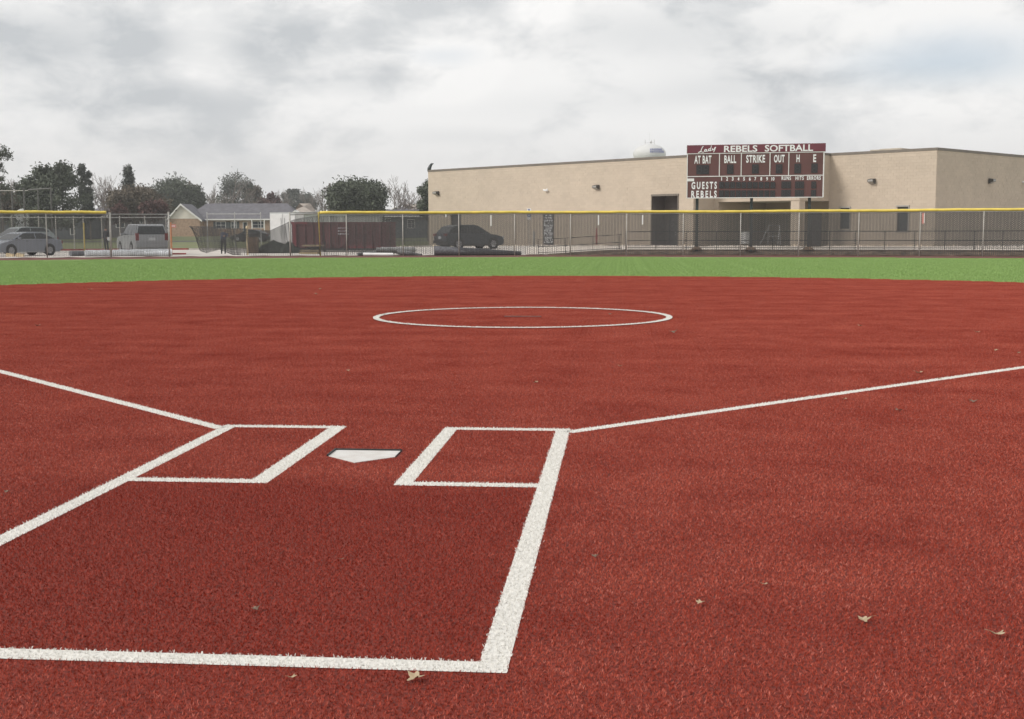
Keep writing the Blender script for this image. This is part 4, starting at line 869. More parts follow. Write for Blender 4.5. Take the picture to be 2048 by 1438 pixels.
# ------------------------------------------------------------------ vehicles
def shrink(poly, kx, kz, c=None):
    cx = sum(p[0] for p in poly) / len(poly); cz = sum(p[1] for p in poly) / len(poly); return [(cx + (x - cx) * kx, cz + (z - cz) * kz) for x, z in poly]
def car(name, label, loc, rz, p, body, house, wid, wheels, wr, belt, pillars, lights, group='parked vehicles beyond the fence'):
    """body, house: side outlines (x forward, z up); house runs from its rear foot over the roof to its front foot"""
    C = thing(name, label, 'car', loc, rz, group); hw = wid / 2; mb = MB(); rings = [(-hw, .965), (-hw + .05, .99), (-hw + .14, 1), (hw - .14, 1), (hw - .05, .99), (hw, .965)]
    vs = []; n = len(body)
    for y, k in rings: vs += [(x, y, z) for x, z in shrink(body, k, k * .98 + .02)]
    fs = [tuple(range(n)), tuple(range(6 * n - 1, 5 * n - 1, -1))] + [(i * n + j, (i + 1) * n + j, (i + 1) * n + (j + 1) % n, i * n + (j + 1) % n) for i in range(5) for j in range(n)]
    mb.add(vs, fs); zt = max(z for _, z in house); zb = min(z for _, z in house)
    def yy(z, o=0): k = (z - zb) / (zt - zb); return hw - .05 - .20 * k ** 1.3 + o
    m = len(house); vs = [(x, -yy(z), z) for x, z in house] + [(x, yy(z), z) for x, z in house]
    mb.add(vs, [tuple(range(m)), tuple(range(2 * m - 1, m - 1, -1))] + [(i, m + i, m + i + 1, i + 1) for i in range(m - 1)]); bd = mb.build('body', M[p], C)
    for sd in (-1, 1):
        for x0, x1 in pillars:
            zs_ = [belt, belt + .5 * (zt - belt), zt - .075]
            def span(z):   # window limits on the sloping pillars at height z
                xs = []
                for (xa, za), (xb, zb2) in zip(house[:-1], house[1:]):
                    if (za - z) * (zb2 - z) <= 0 and za != zb2: xs.append(xa + (xb - xa) * (z - za) / (zb2 - za))
                return min(xs) + .09, max(xs) - .09
            L_, R_ = [], []
            for z in zs_:
                a, b = span(z); a, b = max(a, x0), min(b, x1)
                if b - a > .03: L_.append((a, sd * yy(z, .006), z)); R_.append((b, sd * yy(z, .006), z))
            pts = L_ + R_[::-1]; w = MB(); w.add(pts, [tuple(range(len(pts)))] if sd < 0 else [tuple(range(len(pts) - 1, -1, -1))]); inner = [(q[0], q[1] - sd * .02, q[2]) for q in pts]; k = len(pts); w.add(pts + inner, [(i, (i + 1) % k, k + (i + 1) % k, k + i) for i in range(k)]); w.build('window', M['carglass'], C)
    def strip_glass(i, nm):
        (xa, za), (xb, zb2) = house[i], house[i + 1]; dx, dz = xb - xa, zb2 - za; l = math.hypot(dx, dz); nx, nz = -dz / l * .008, dx / l * .008
        a = (xa + dx * .10, za + dz * .10); b = (xa + dx * .92, za + dz * .92); w = MB(); ya, yb = yy(a[1]) - .07, yy(b[1]) - .07
        w.add([(a[0] + nx, -ya, a[1] + nz), (a[0] + nx, ya, a[1] + nz), (b[0] + nx, yb, b[1] + nz), (b[0] + nx, -yb, b[1] + nz)], [(0, 1, 2, 3)]); w.add([(a[0] - nx, -ya, a[1] - nz), (a[0] - nx, ya, a[1] - nz), (b[0] - nx, yb, b[1] - nz), (b[0] - nx, -yb, b[1] - nz)], [(3, 2, 1, 0)]); w.build(nm, M['carglass'], C)
    strip_glass(0, 'rear_window'); strip_glass(m - 2, 'windscreen')
    for wx in wheels:
        for sd in (-1, 1):
            y = sd * (hw - .10); w = MB(); w.lathe([(wr * .62, -.11), (wr * .93, -.12), (wr, -.08), (wr, .08), (wr * .93, .12), (wr * .62, .11)], 20, (0, 0, 0), 'y'); o = w.build('wheel', M['tyre'], C, True, loc=(wx, y, wr))
            w = MB(); w.lathe([(wr * .63, sd * .08), (wr * .63, sd * .118), (wr * .55, sd * .122)], 18, (0, 0, 0), 'y', 0)
            for k in range(5): t = TAU * k / 5; w.box((math.cos(t) * wr * .3, sd * .128, math.sin(t) * wr * .3), (wr * .55, .015, wr * .13), 0, 0, Matrix.Translation((math.cos(t) * wr * .3, 0, math.sin(t) * wr * .3)) @ Matrix.Rotation(-t, 4, 'Y') @ Matrix.Translation((-math.cos(t) * wr * .3, 0, -math.sin(t) * wr * .3)))
            w.build('rim', M['rim'], o)
            w = MB(); w.lathe([(wr * 1.17, sd * (hw - .03)), (wr * 1.17, sd * (hw + .004))], 22, (wx, 0, wr * 1.04), 'y'); w.build('wheel_arch', M['plasticdk'], C)
        for sd in (-1, 1): pass
    xr, xf = min(x for x, _ in body), max(x for x, _ in body)
    for sd in (-1, 1):
        a, b, z0, z1, dep = lights['rear']; w = MB(); w.box((xr + dep / 2 - .012, sd * (hw - (a + b) / 2), (z0 + z1) / 2), (dep, b - a, z1 - z0)); w.build('taillight', M['taillight'], C)
        a, b, z0, z1, dep = lights['front']; w = MB(); w.box((xf - dep / 2 + .0, sd * (hw - (a + b) / 2), (z0 + z1) / 2), (dep, b - a, z1 - z0)); w.build('headlight', M['headlight'], C)
        w = MB(); w.box(((house[0][0] + house[-1][0]) / 2 + .05, sd * (hw - .045), belt - .02), ((house[-1][0] - house[0][0]) * .80, .03, .022)); w.build('belt_trim', M['rim'], C)
        w = MB(); fx = house[-1][0] - .45; w.box((fx, sd * (hw + .06), belt + .05), (.13, .17, .13)); w.build('mirror', M[p], C)
        for hx in lights['handles']: w = MB(); w.box((hx, sd * (hw - .006), belt - .13), (.18, .03, .035)); w.build('door_handle', M['plasticdk'], C)
        for hx in lights['seams']: w = MB(); w.box((hx, sd * (hw - .012), (belt + wr) / 2 + .06), (.014, .024, belt - wr - .02)); w.build('door_seam', M['plasticdk'], C)
        w = MB(); w.box(((wheels[0] + wheels[1]) / 2, sd * (hw - .01), wr * .75), (abs(wheels[0] - wheels[1]) - 2.3 * wr, .05, .09)); w.build('sill', M['plasticdk'] if p not in ('p_silverblue',) else M['p_silver'], C)
    w = MB(); w.box((xr - .01, 0, lights['plate']), (.03, .40, .17)); w.build('number_plate', M['plate'], C)
    w = MB(); w.box((xr + .03, 0, lights['bump']), (.12, wid - .12, .17)); w.build('bumper', M['plasticdk'] if lights.get('dkb') else M[p], C); w = MB(); w.box((xf - .03, 0, lights['bump']), (.12, wid - .22, .16)); w.build('grille', M['plasticdk'], C)
    return C
SED_B = [(-2.30, .42), (-2.34, .68), (-2.28, .93), (-1.75, 1.03), (.95, .98), (1.55, .90), (2.05, .78), (2.30, .62), (2.33, .40), (2.2, .21), (-2.15, .21)]
SED_H = [(-1.95, 1.00), (-1.05, 1.37), (-.55, 1.44), (.10, 1.43), (.42, 1.37), (1.28, .95)]
SED_L = dict(rear=(.04, .50, .72, .90, .12), front=(.06, .52, .58, .74, .22), handles=(-.75, .25), seams=(-.42, .62, -1.30), plate=.72, bump=.45)
SUV_B = [(-2.58, .52), (-2.62, .85), (-2.60, 1.22), (-2.40, 1.25), (1.05, 1.20), (1.9, 1.14), (2.40, 1.06), (2.58, .85), (2.60, .50), (2.42, .34), (-2.45, .34)]
SUV_H = [(-2.60, 1.20), (-2.42, 1.82), (-2.2, 1.90), (-.3, 1.92), (.25, 1.87), (1.15, 1.18)]
SUV_L = dict(rear=(.03, .22, .90, 1.35, .14), front=(.05, .45, .85, 1.02, .22), handles=(-.85, .35), seams=(-.45, .75, -1.5), plate=.98, bump=.58, dkb=False)
XO_B = [(-2.32, .50), (-2.36, .80), (-2.30, 1.08), (-2.0, 1.12), (.95, 1.07), (1.7, 1.00), (2.15, .88), (2.34, .66), (2.34, .42), (2.2, .25), (-2.15, .28)]
XO_H = [(-2.24, 1.06), (-1.72, 1.58), (-1.2, 1.68), (-.2, 1.70), (.30, 1.63), (1.25, 1.04)]
XO_L = dict(rear=(.04, .42, .92, 1.06, .16), front=(.06, .50, .70, .86, .25), handles=(-.75, .30), seams=(-.42, .66, -1.35), plate=.80, bump=.50, dkb=True)
def car_at(px, dep, **k): g = ground(px, dep, .012); return g
car('parked_car', 'silver blue sedan parked side on just behind the left end of the fence', car_at(42, 76.2), R(243), 'p_silverblue', SED_B, SED_H, 1.80, (-1.36, 1.38), .33, 1.02, ((-2, -.45), (-.38, 1.2)), SED_L)
car('parked_car', 'pale grey green SUV showing its roof behind the silver blue sedan', car_at(38, 84), R(236), 'p_pale', XO_B, [(x, z * 1.04) for x, z in XO_H], 1.85, (-1.4, 1.4), .36, 1.10, ((-2.2, -.45), (-.38, 1.2)), XO_L)
car('parked_car', 'silver full size SUV parked with its tailgate toward the field beside the white sheeting', car_at(283, 79.5), R(125), 'p_silver', SUV_B, SUV_H, 2.04, (-1.5, 1.55), .39, 1.24, ((-2.5, -1.35), (-1.28, -.42), (-.36, 1.1)), SUV_L)
car('parked_car', 'dark slate crossover SUV parked before the left part of the tan wall', car_at(938, 87.5), R(38), 'p_dark', XO_B, XO_H, 1.92, (-1.4, 1.42), .37, 1.09, ((-2.1, -.45), (-.38, 1.2)), XO_L)
car('parked_car', 'black car parked far off in front of the brick house', ground(502, 152, .02), R(176), 'p_black', SED_B, SED_H, 1.80, (-1.36, 1.38), .33, 1.02, ((-2, -.45), (-.38, 1.2)), SED_L, 'cars on the far street')

# ------------------------------------------------------------------ people
def person(label, loc, rz, joints, edges, rad, cuts_, root=0):
    me = bpy.data.meshes.new('person'); me.from_pydata(joints, edges, []); o = bpy.data.objects.new('person', me); COL.objects.link(o)
    sk = o.modifiers.new('skin', 'SKIN'); sk.use_smooth_shade = True
    for i, r in enumerate(rad): me.skin_vertices[0].data[i].radius = (r if isinstance(r, tuple) else (r, r)); me.skin_vertices[0].data[i].use_root = i == root
    o.modifiers.new('sub', 'SUBSURF').render_levels = 1; o.modifiers['sub'].levels = 1
    ev = o.evaluated_get(bpy.context.evaluated_depsgraph_get()); m2 = bpy.data.meshes.new_from_object(ev); o.modifiers.clear(); o.data = m2; m2.materials.clear()
    for k in ('cloth_dk', 'cloth_bl', 'skin', 'hair'): m2.materials.append(M[k])
    for p in m2.polygons: p.material_index = cuts_(p.center)
    o.location = loc; o.rotation_euler = (0, 0, rz); tag(o, label, 'person'); return o
E_ = [(0, 1), (1, 2), (2, 3), (3, 4), (4, 5), (2, 6), (6, 7), (7, 8), (8, 9), (2, 10), (10, 11), (11, 12), (12, 13), (0, 14), (14, 15), (15, 16), (16, 17), (0, 18), (18, 19), (19, 20), (20, 21)]
RAD = [(.17, .12), (.16, .11), (.17, .11), .055, .10, .085, .075, .055, .042, .035, .075, .055, .042, .035, .10, .065, .048, .04, .10, .065, .048, .04]
J1 = [(0, 0, .95), (0, 0, 1.18), (0, -.02, 1.42), (0, -.02, 1.54), (.01, -.04, 1.63), (.01, -.05, 1.72), (-.20, 0, 1.42), (-.26, .02, 1.14), (-.20, -.16, .96), (-.17, -.22, .93), (.20, 0, 1.42), (.27, .02, 1.14), (.22, -.18, .98), (.19, -.25, .96), (-.10, 0, .88), (-.11, -.02, .48), (-.12, .03, .09), (-.13, -.13, .045), (.10, 0, .88), (.12, -.02, .48), (.13, .03, .09), (.15, -.12, .045)]
w1 = person('worker in dark clothes standing behind the fence beside the silver SUV', ground(212, 90, .01), R(-20), J1, E_, RAD, lambda c: 3 if c.z > 1.64 else 2 if c.z > 1.53 or (c.z < 1.0 and c.y < -.17 and abs(c.x) > .13) else 0)
mb = MB(); mb.box((0, 0, 0), (.16, .05, .24)); o = mb.build('paper_sheet', M['glove'], None, loc=Vector(ground(212, 90, .01)) + Vector((.30, -.32, .92)), rz=.3); tag(o, 'white folded sheet held by the worker in dark clothes', 'sheet')
J2 = [(0, 0, .90), (.03, -.05, 1.10), (.10, -.12, 1.32), (.15, -.16, 1.42), (.17, -.20, 1.49), (.18, -.22, 1.57), (-.08, -.08, 1.33), (-.04, -.26, 1.13), (.16, -.42, 1.16), (.24, -.46, 1.18), (.28, -.16, 1.30), (.36, -.32, 1.10), (.46, -.46, 1.12), (.54, -.49, 1.14), (-.10, 0, .84), (-.08, -.12, .46), (-.13, .05, .09), (-.10, -.10, .045), (.10, 0, .84), (.16, -.14, .47), (.10, .02, .09), (.13, -.13, .045)]
person('worker in dusty blue shirt and dark trousers bending to the loose fence mesh', ground(446, 79.5, .01), R(5), J2, E_, RAD, lambda c: 3 if c.z > 1.545 and c.x > .05 else 2 if (c.z > 1.41 and c.x > .08) or c.y < -.41 else 1 if c.z > .93 else 0)

# ------------------------------------------------------------------ things in the lot
DP = ground(676, 84.5, .02); D = thing('dumpster', 'long maroon roll-off dumpster with faint white lettering beyond the fence', 'dumpster', DP, R(-8))
L_, H_, W_ = 6.75, 1.92, 2.3
mb = MB(); mb.box((0, W_ / 2, H_ / 2 + .2), (L_, W_ - .1, .06)); 
for y in (.04, W_ - .04): mb.box((0, y, H_ / 2 + .10), (L_ - .1, .06, H_ - .22))
for x in (-L_ / 2 + .03, L_ / 2 - .03): mb.box((x, W_ / 2, H_ / 2 + .10), (.06, W_ - .16, H_ - .22))
mb.box((0, W_ / 2, .3), (L_ - .2, W_ - .2, .08)); mb.build('shell', M['dumpster'], D)
for k in range(11): mb = MB(); mb.box((-L_ / 2 + .35 + k * (L_ - .7) / 10, -.035, H_ / 2 + .08), (.12, .09, H_ - .30)); mb.build('rib', M['dumpster'], D)
mb = MB(); mb.box((0, .0, H_ + .02), (L_, .16, .13)); mb.box((0, W_, H_ + .02), (L_, .16, .13)); mb.build('rim_beam', M['dumpster'], D)
mb = MB(); mb.box((0, -.01, .16), (L_ - .1, .14, .16)); mb.build('skid_beam', M['black'], D)
mb = MB(); mb.box((-L_ / 2 + .25, -.10, H_ / 2 + .1), (.26, .05, H_ - .1)); mb.box((-L_ / 2 + .6, -.06, H_ + .03), (1.2, .10, .15)); mb.build('end_brace', M['dump_red'], D)
mb = MB(); M4 = Matrix.Translation((L_ * .22, -.05, 1.05)) @ Matrix.Rotation(R(-27), 4, 'Y'); mb.box((0, 0, 0), (3.3, .04, .12), M4=M4); mb.build('side_brace', M['dumpster'], D)
mb = MB(); rw = random.Random(9)
for row in range(3):
    x = .02
    while x < .78: w = rw.uniform(.04, .09); mb.box((x + w / 2, -.088, 1.60 - row * .20), (w, .02, .06)); x += w + .04
mb.build('lettering', M['tarp_w'], D)
for x in (-L_ / 2 + .5, L_ / 2 - .5): mb = MB(); mb.lathe([(.16, -.06), (.16, .10)], 14, (x, 0, .16), 'y'); mb.build('roller', M['black'], D)
# pallets
PG = ground(627, 79.5, .01)
for k, (dx, dz, rz, lab) in enumerate(((0, 0, .05, 'lowest wooden pallet of the small stack before the maroon dumpster'), (.04, .15, .1, 'middle wooden pallet of the small stack before the maroon dumpster'), (.25, .47, -.05, 'top wooden pallet raised on blocks over the stack before the maroon dumpster'))):
    o = thing('pallet', lab, 'pallet', PG + Vector((dx - .25, 0, dz)), rz, 'pallets before the dumpster')
    for y in (-.5, 0, .5): mb = MB(); mb.box((0, y, .05), (1.2, .09, .08)); mb.build('runner', M['wood'], o)
    for x in range(7): mb = MB(); mb.box((-.54 + x * .18, 0, .102), (.10, 1.1, .022)); mb.build('slat', M['wood'], o)
mb = MB(); mb.box((.2, 0, .24), (.55, .8, .22)); mb.box((-.3, .1, .21), (.3, .5, .15)); o = mb.build('timber_blocks', M['plasticdk'], None, loc=PG + Vector((.05, 0, .16)), rz=.05); tag(o, 'dark blocks wedged between the wooden pallets', 'blocks')
# trailer, tarp pile, crates, stake
TG = ground(566, 89, .0); o = thing('box_trailer', 'white box trailer standing left of the maroon dumpster', 'trailer', TG, R(4)); h = ztop(566, 425, 89) - TG.z
mb = MB(); mb.box((0, 1.6, .55 + (h - .55) / 2), (1.85, 3.2, h - .55)); mb.build('body', M['whitemetal'], o)
for sx in (-1, 1): mb = MB(); mb.box((sx * .45, -.02, .62 + (h - .7) / 2), (.86, .05, h - .75)); dd = mb.build('door', M['white'], o); mb = MB(); mb.tube([(sx * .12, -.06, .9), (sx * .12, -.06, h - .4)], .02, 6); mb.build('lock_rod', M['galv'], dd)
for sx in (-1, 1): mb = MB(); mb.lathe([(.33, -.1), (.33, .1)], 16, (sx * .95, 1.6, .33), 'x'); mb.build('wheel', M['tyre'], o)
mb = MB(); mb.box((0, -.03, .48), (1.85, .10, .12)); mb.build('bumper', M['galv_dk'], o)
def heap(name, label, cat, px, dep, w, h, d, m, seed):
    r = random.Random(seed); g = ground(px, dep); mb = MB(); n, k = 16, 7; vs = []
    for i in range(k):
        f = i / (k - 1)
        for j in range(n):
            t = TAU * j / n; q = (1 - f ** 1.7) * r.uniform(.85, 1.12); vs.append((w / 2 * q * math.cos(t), d / 2 * q * math.sin(t), h * f * r.uniform(.85, 1.08)))
    mb.add(vs, [(i * n + j, i * n + (j + 1) % n, (i + 1) * n + (j + 1) % n, (i + 1) * n + j) for i in range(k - 1) for j in range(n)] + [tuple((k - 1) * n + j for j in range(n))]); o = mb.build(name, M[m], None, loc=g - Vector((0, 0, .03))); return tag(o, label, cat)
heap('tarp_heap', 'dark green tarp heap lying before the white box trailer', 'tarp', 546, 83, 2.8, .92, 1.6, 'tarp_dk', 2)
heap('tarp_heap', 'low black debris heap just left of the maroon dumpster', 'debris', 578, 82.5, 1.6, .8, 1.2, 'tarp_dk', 4)
g = ground(504, 82, .0); o = thing('crate_stack', 'two tall brown crates stacked behind the cream stake', 'crates', g, .1); o['category'] = 'crate'; o['label'] = 'tall brown slatted crate standing behind the cream stake'
mb = MB(); mb.box((0, .35, .55), (.62, .62, 1.06)); mb.build('body', M['crate'], o)
for k in range(6): mb = MB(); mb.box((0, .025, .12 + k * .175), (.66, .03, .13)); mb.build('slat', M['crate'], o)
o.name = 'crate'
g = ground(494, 76.5, .0); mb = MB(); mb.tube([(0, 0, 0), (0, 0, 1.75)], .06, 8); mb.lathe([(.07, 1.62), (.085, 1.70), (.05, 1.80)], 10); o = mb.build('stake', M['stake'], None, loc=g); tag(o, 'cream timber stake standing behind the loose mesh', 'stake')
g = ground(168, 86, .0); mb = MB(); mb.tube([(0, 0, 0), (0, 0, 2.0)], .05, 8); mb.lathe([(.055, 1.95), (.06, 2.02), (.03, 2.06)], 8); o = mb.build('marker_post', M['yellow_s'], None, loc=g); tag(o, 'thin yellow marker post in front of the grey house', 'post')
# orange post with red sign in the gap
g = ground(342, 76, .0); o = thing('barrier_post', 'orange barrier post with small red sign in the fence gap', 'post', g, R(10))
mb = MB(); mb.tube([(0, 0, 0), (0, 0, 2.02)], .055, 8); mb.build('post', M['orange'], o); mb = MB(); mb.box((.16, -.02, 1.80), (.30, .02, .20)); mb.build('sign_face', M['pink'], o); mb = MB(); mb.box((.16, -.034, 1.80), (.20, .006, .04)); mb.build('white_bar', M['letter'], o)
g = ground(351, 79, .0); mb = MB(); mb.prism([(-.55, -.16), (.55, -.16), (.6, .16), (-.6, .16)], 0, .10); o = mb.build('kerb_stop', M['redcurb'], None, loc=g, rz=.05); tag(o, 'red painted parking stop on the pavement in the fence gap', 'parking stop')
# plastic sheeting and rolls
def long_roll(name, label, cat, p0, p1, r0, r1, m, me, squash=1.0, wob=.04, seed=1, seg=14, par=None):
    r = random.Random(seed); p0, p1 = Vector(p0), Vector(p1); d = (p1 - p0); s = Vector((-d.y, d.x, 0)).normalized(); mb = MB(); n = 14; vs = []
    for i in range(seg + 1):
        f = i / seg; c = p0.lerp(p1, f); rad = r0 + (r1 - r0) * f
        for j in range(n): t = TAU * j / n; k = rad * (1 + r.uniform(-wob, wob)); vs.append(c + s * (k * math.cos(t) * (2 - squash)) + Vector((0, 0, (k * math.sin(t) + rad) * squash)))
    mb.add(vs, [(i * n + j, i * n + (j + 1) % n, (i + 1) * n + (j + 1) % n, (i + 1) * n + j) for i in range(seg) for j in range(n)]); k0 = len(mb.f); mb.add(vs, [tuple(range(n - 1, -1, -1)), tuple(seg * n + j for j in range(n))], 1)
    o = mb.build(name, [M[m], M[me]], None, True, **({} )); return tag(o, label, cat)
def gp(px, dep, dz=0): return ground(px, dep, dz)
long_roll('sheet_roll', 'long white plastic wrapped roll lying behind the fence under the silver SUV', 'roll', gp(168, 73.6), gp(342, 75.6), .20, .22, 'tarp_w', 'tarp_w', .95, .10, 3, 22)
long_roll('sheet_roll', 'short rumpled white plastic roll at the right end of the long white roll', 'roll', gp(288, 73.9), gp(338, 74.3), .17, .19, 'tarp_w', 'tarp_w', .9, .14, 5)
long_roll('pipe_roll', 'dark grey bundle at the left tip of the long white plastic roll', 'roll', gp(139, 74.6), gp(166, 75.2), .17, .17, 'roll', 'roll', .9, .12, 6)
long_roll('geotextile_roll', 'thick grey roll lying on top of the pile behind the fence', 'roll', gp(752, 75.2, .12), gp(812, 75.6, .10), .20, .20, 'tarp_g', 'rollend', .9, .05, 7)
long_roll('geotextile_roll', 'dark grey roll sloping at the left of the pile behind the fence', 'roll', gp(716, 74.5), gp(768, 75.6, .05), .12, .17, 'tarp_g', 'rollend', .8, .08, 8)
long_roll('geotextile_roll', 'grey folded roll tailing off at the right of the pile behind the fence', 'roll', gp(798, 75.4, .02), gp(842, 74.6, -.05), .22, .09, 'tarp_g', 'rollend', .8, .10, 9)
long_roll('geotextile_roll', 'grey roll at the back of the pile behind the fence', 'roll', gp(762, 77.5, .12), gp(830, 78.0, .10), .20, .20, 'tarp_g', 'rollend', .9, .06, 10)
long_roll('white_pipe', 'white pipe lying along the front of the grey roll pile', 'pipe', gp(726, 73.4), gp(786, 73.3), .10, .09, 'white', 'tarp_g', 1, .02, 11)
long_roll('turf_roll', 'long tapering black turf roll lying in front of the dark crossover', 'roll', gp(868, 74.2), gp(1042, 75.0), .30, .12, 'roll', 'rollend', 1, .03, 12, 20)
for px, d, lab in ((18, 73.2, 'left pale block on the pavement beside the front wheel of the silver blue sedan'), (38, 73.0, 'right pale block on the pavement beside the silver blue sedan')):
    mb = MB(); mb.box((0, 0, .09), (.42, .25, .18)); mb.box((-.08, 0, .20), (.2, .2, .05)); o = mb.build('concrete_block', M['stake'], None, loc=gp(px, d), rz=.1); tag(o, lab, 'block')
# ------------------------------------------------------------------ houses and far buildings
def hpt(px, dep): g = ground(px, dep); return Vector((g.x, g.y, g.z))
def gable_house(name, label, px0, px1, dep, y_ridge, y_eave, y_base, depth_m, wall_m, roof_m, rz_extra=0, gable_left=None, wins=(), ridge_inset=0.0, group=None, fascia=None):
    a, b = at(px0, 462, dep), at(px1, 462, dep); d = Vector((b[0] - a[0], b[1] - a[1], 0)); L = d.length; rz = math.atan2(d.y, d.x); zb = at((px0 + px1) / 2, y_base, dep)[2]
    H = thing(name, label, 'house', (a[0], a[1], zb), rz, group); ze = ztop((px0 + px1) / 2, y_eave, dep) - zb; zr = ztop((px0 + px1) / 2, y_ridge, dep + depth_m / 2) - zb; D_ = depth_m
    hs = []
    for w0, w1, z0f, z1f, kind in wins: u0 = (w0 - px0) / (px1 - px0) * L; u1 = (w1 - px0) / (px1 - px0) * L; hs.append([u0, u1, ze * z0f, ze * z1f])
    us, zs_ = cuts(0, L, hs, 0, 1), cuts(-.6, ze, hs, 2, 3); mb = MB()
    for u0, u1 in zip(us[:-1], us[1:]):
        for w0, w1 in zip(zs_[:-1], zs_[1:]):
            if any(h[0] < (u0 + u1) / 2 < h[1] and h[2] < (w0 + w1) / 2 < h[3] for h in hs): continue
            mb.add([(u0, 0, w0), (u1, 0, w0), (u1, 0, w1), (u0, 0, w1)], [(0, 1, 2, 3)])
    mb.add([(0, D_, -.6), (L, D_, -.6), (L, D_, ze), (0, D_, ze)], [(3, 2, 1, 0)]); i_ = ridge_inset
    mb.add([(0, 0, -.6), (0, D_, -.6), (0, D_, ze), (0, D_ / 2, ze + (zr - ze) * (0 if i_ else .97)), (0, 0, ze)], [(4, 3, 2, 1, 0)]); mb.add([(L, 0, -.6), (L, D_, -.6), (L, D_, ze), (L, D_ / 2, ze + (zr - ze) * (0 if i_ else .97)), (L, 0, ze)], [(0, 1, 2, 3, 4)]); mb.build('wall', M[wall_m], H)
    e = .45; mb = MB(); th = .14
    A, B_, C_, E2 = (-e, -e, ze - .08), (L + e, -e, ze - .08), (L + e, D_ + e, ze - .08), (-e, D_ + e, ze - .08); r0, r1 = (-e + i_, D_ / 2, zr), (L + e - i_, D_ / 2, zr)
    top = [A, B_, C_, E2, r0, r1]; lowv = [(x, y, z - th) for x, y, z in top]
    mb.add(top + lowv, [(0, 1, 5, 4), (2, 3, 4, 5), (1, 2, 5), (3, 0, 4), (6, 7, 1, 0), (7, 8, 2, 1), (8, 9, 3, 2), (9, 6, 0, 3), (9, 8, 7, 6)] if i_ else [(0, 1, 5, 4), (2, 3, 4, 5), (7, 6, 10, 11), (9, 8, 11, 10), (6, 7, 1, 0), (8, 9, 3, 2), (7, 11, 5, 1), (11, 8, 2, 5), (10, 6, 0, 4), (9, 10, 4, 3)]); mb.build('roof', M[roof_m], H)
    mb = MB(); mb.box((L / 2, -e - .02, ze - .14), (L + 2 * e, .05, .22)); mb.build('fascia', M[fascia or 'trim'], H)
    for h, (w0, w1, z0f, z1f, kind) in zip(hs, wins):
        a_, b_, c_, d_ = h; mb = MB(); w = .07
        for c, dd in ((((a_ + b_) / 2, .04, d_ - w / 2), (b_ - a_, .1, w)), (((a_ + b_) / 2, .04, c_ + w / 2), (b_ - a_, .1, w)), ((a_ + w / 2, .04, (c_ + d_) / 2), (w, .1, d_ - c_ - 2 * w)), ((b_ - w / 2, .04, (c_ + d_) / 2), (w, .1, d_ - c_ - 2 * w))): mb.box(c, dd)
        if kind != 'door': mb.box(((a_ + b_) / 2, .05, (c_ + d_) / 2), (.05, .06, d_ - c_ - 2 * w)); mb.box(((a_ + b_) / 2, .05, (c_ + d_) / 2), (b_ - a_ - 2 * w, .05, .05))
        o = mb.build('door_frame' if kind == 'door' else 'window', M['trim'], H); mb = MB(); mb.box(((a_ + b_) / 2, .09, (c_ + d_) / 2), (b_ - a_ - .1, .02, d_ - c_ - .1)); mb.build('door_leaf' if kind == 'door' else 'pane', M['shutter'] if kind == 'door' else M['glass'], o)
        if kind == 'shut':
            for x in (a_ - .22, b_ + .22): mb = MB(); mb.box((x, -.03, (c_ + d_) / 2), (.40, .05, d_ - c_)); mb.build('shutter', M['shutter'], H)
    return H, L, ze, zr, D_
HD = 215
H, L, ze, zr, D_ = gable_house('brick_house', 'long orange brick house with grey roof and cream front gable beyond the lot', 372, 596, HD, 407, 437.5, 469, 9.0, 'brick', 'shingle', wins=((432, 452, .38, .82, 'shut'), (462, 474, .38, .82, 'shut'), (486, 495, .0, .80, 'door'), (505, 528, .40, .85, 'w'), (555, 575, .38, .82, 'shut')), ridge_inset=3.0)
# front gable wing at the left
u0, u1 = -2.2, (410 - 372) / 224 * L; wz = ztop(378, 407, HD - 3) - H.location.z; mid = (u0 + u1) / 2 - .5; q = 3.0
mb = MB(); mb.box(((u0 + u1) / 2, -q / 2, (ze - .6) / 2), (u1 - u0 - .2, q - .02, ze + .58)); mb.build('wing_wall', M['brick'], H)
mb = MB(); mb.add([(u0 + .1, -q - .01, ze), (u1 - .1, -q - .01, ze), (mid, -q - .01, wz - .15)], [(0, 1, 2)])
for k in range(1, 6): z = ze + (wz - ze) * k / 6.5; f = 1 - k / 6.5; mb.box((mid + (u1 + u0 - 2 * mid) / 2 * f, -q - .03, z), ((u1 - u0 - .3) * f * .98, .03, .05))
mb.build('gable', M['siding'], H)
mb = MB(); e = .35
for (x0, z0), (x1, z1) in (((u0 - e, ze - .25), (mid, wz)), ((mid, wz), (u1 + e, ze - .25))): mb.add([(x0, -q - e, z0), (x1, -q - e, z1), (x1, D_ / 2, z1), (x0, D_ / 2, z0), (x0, -q - e, z0 - .16), (x1, -q - e, z1 - .16), (x1, D_ / 2, z1 - .16), (x0, D_ / 2, z0 - .16)], [(0, 1, 2, 3), (7, 6, 5, 4), (4, 5, 1, 0), (3, 2, 6, 7)])
mb.build('wing_roof', M['shingle'], H)
mb = MB()
for (x0, z0), (x1, z1) in (((u0 - e, ze - .25), (mid, wz)), ((mid, wz), (u1 + e, ze - .25))): dx, dz = x1 - x0, z1 - z0; l = math.hypot(dx, dz); mb.add([(x0, -q - e - .03, z0), (x1, -q - e - .03, z1), (x1, -q - e - .03, z1 - .34), (x0, -q - e - .03, z0 - .34), (x0, -q - e, z0), (x1, -q - e, z1), (x1, -q - e, z1 - .34), (x0, -q - e, z0 - .34)], [(3, 2, 1, 0), (0, 1, 5, 4), (7, 6, 2, 3)])
mb.build('bargeboard', M['trim'], H)
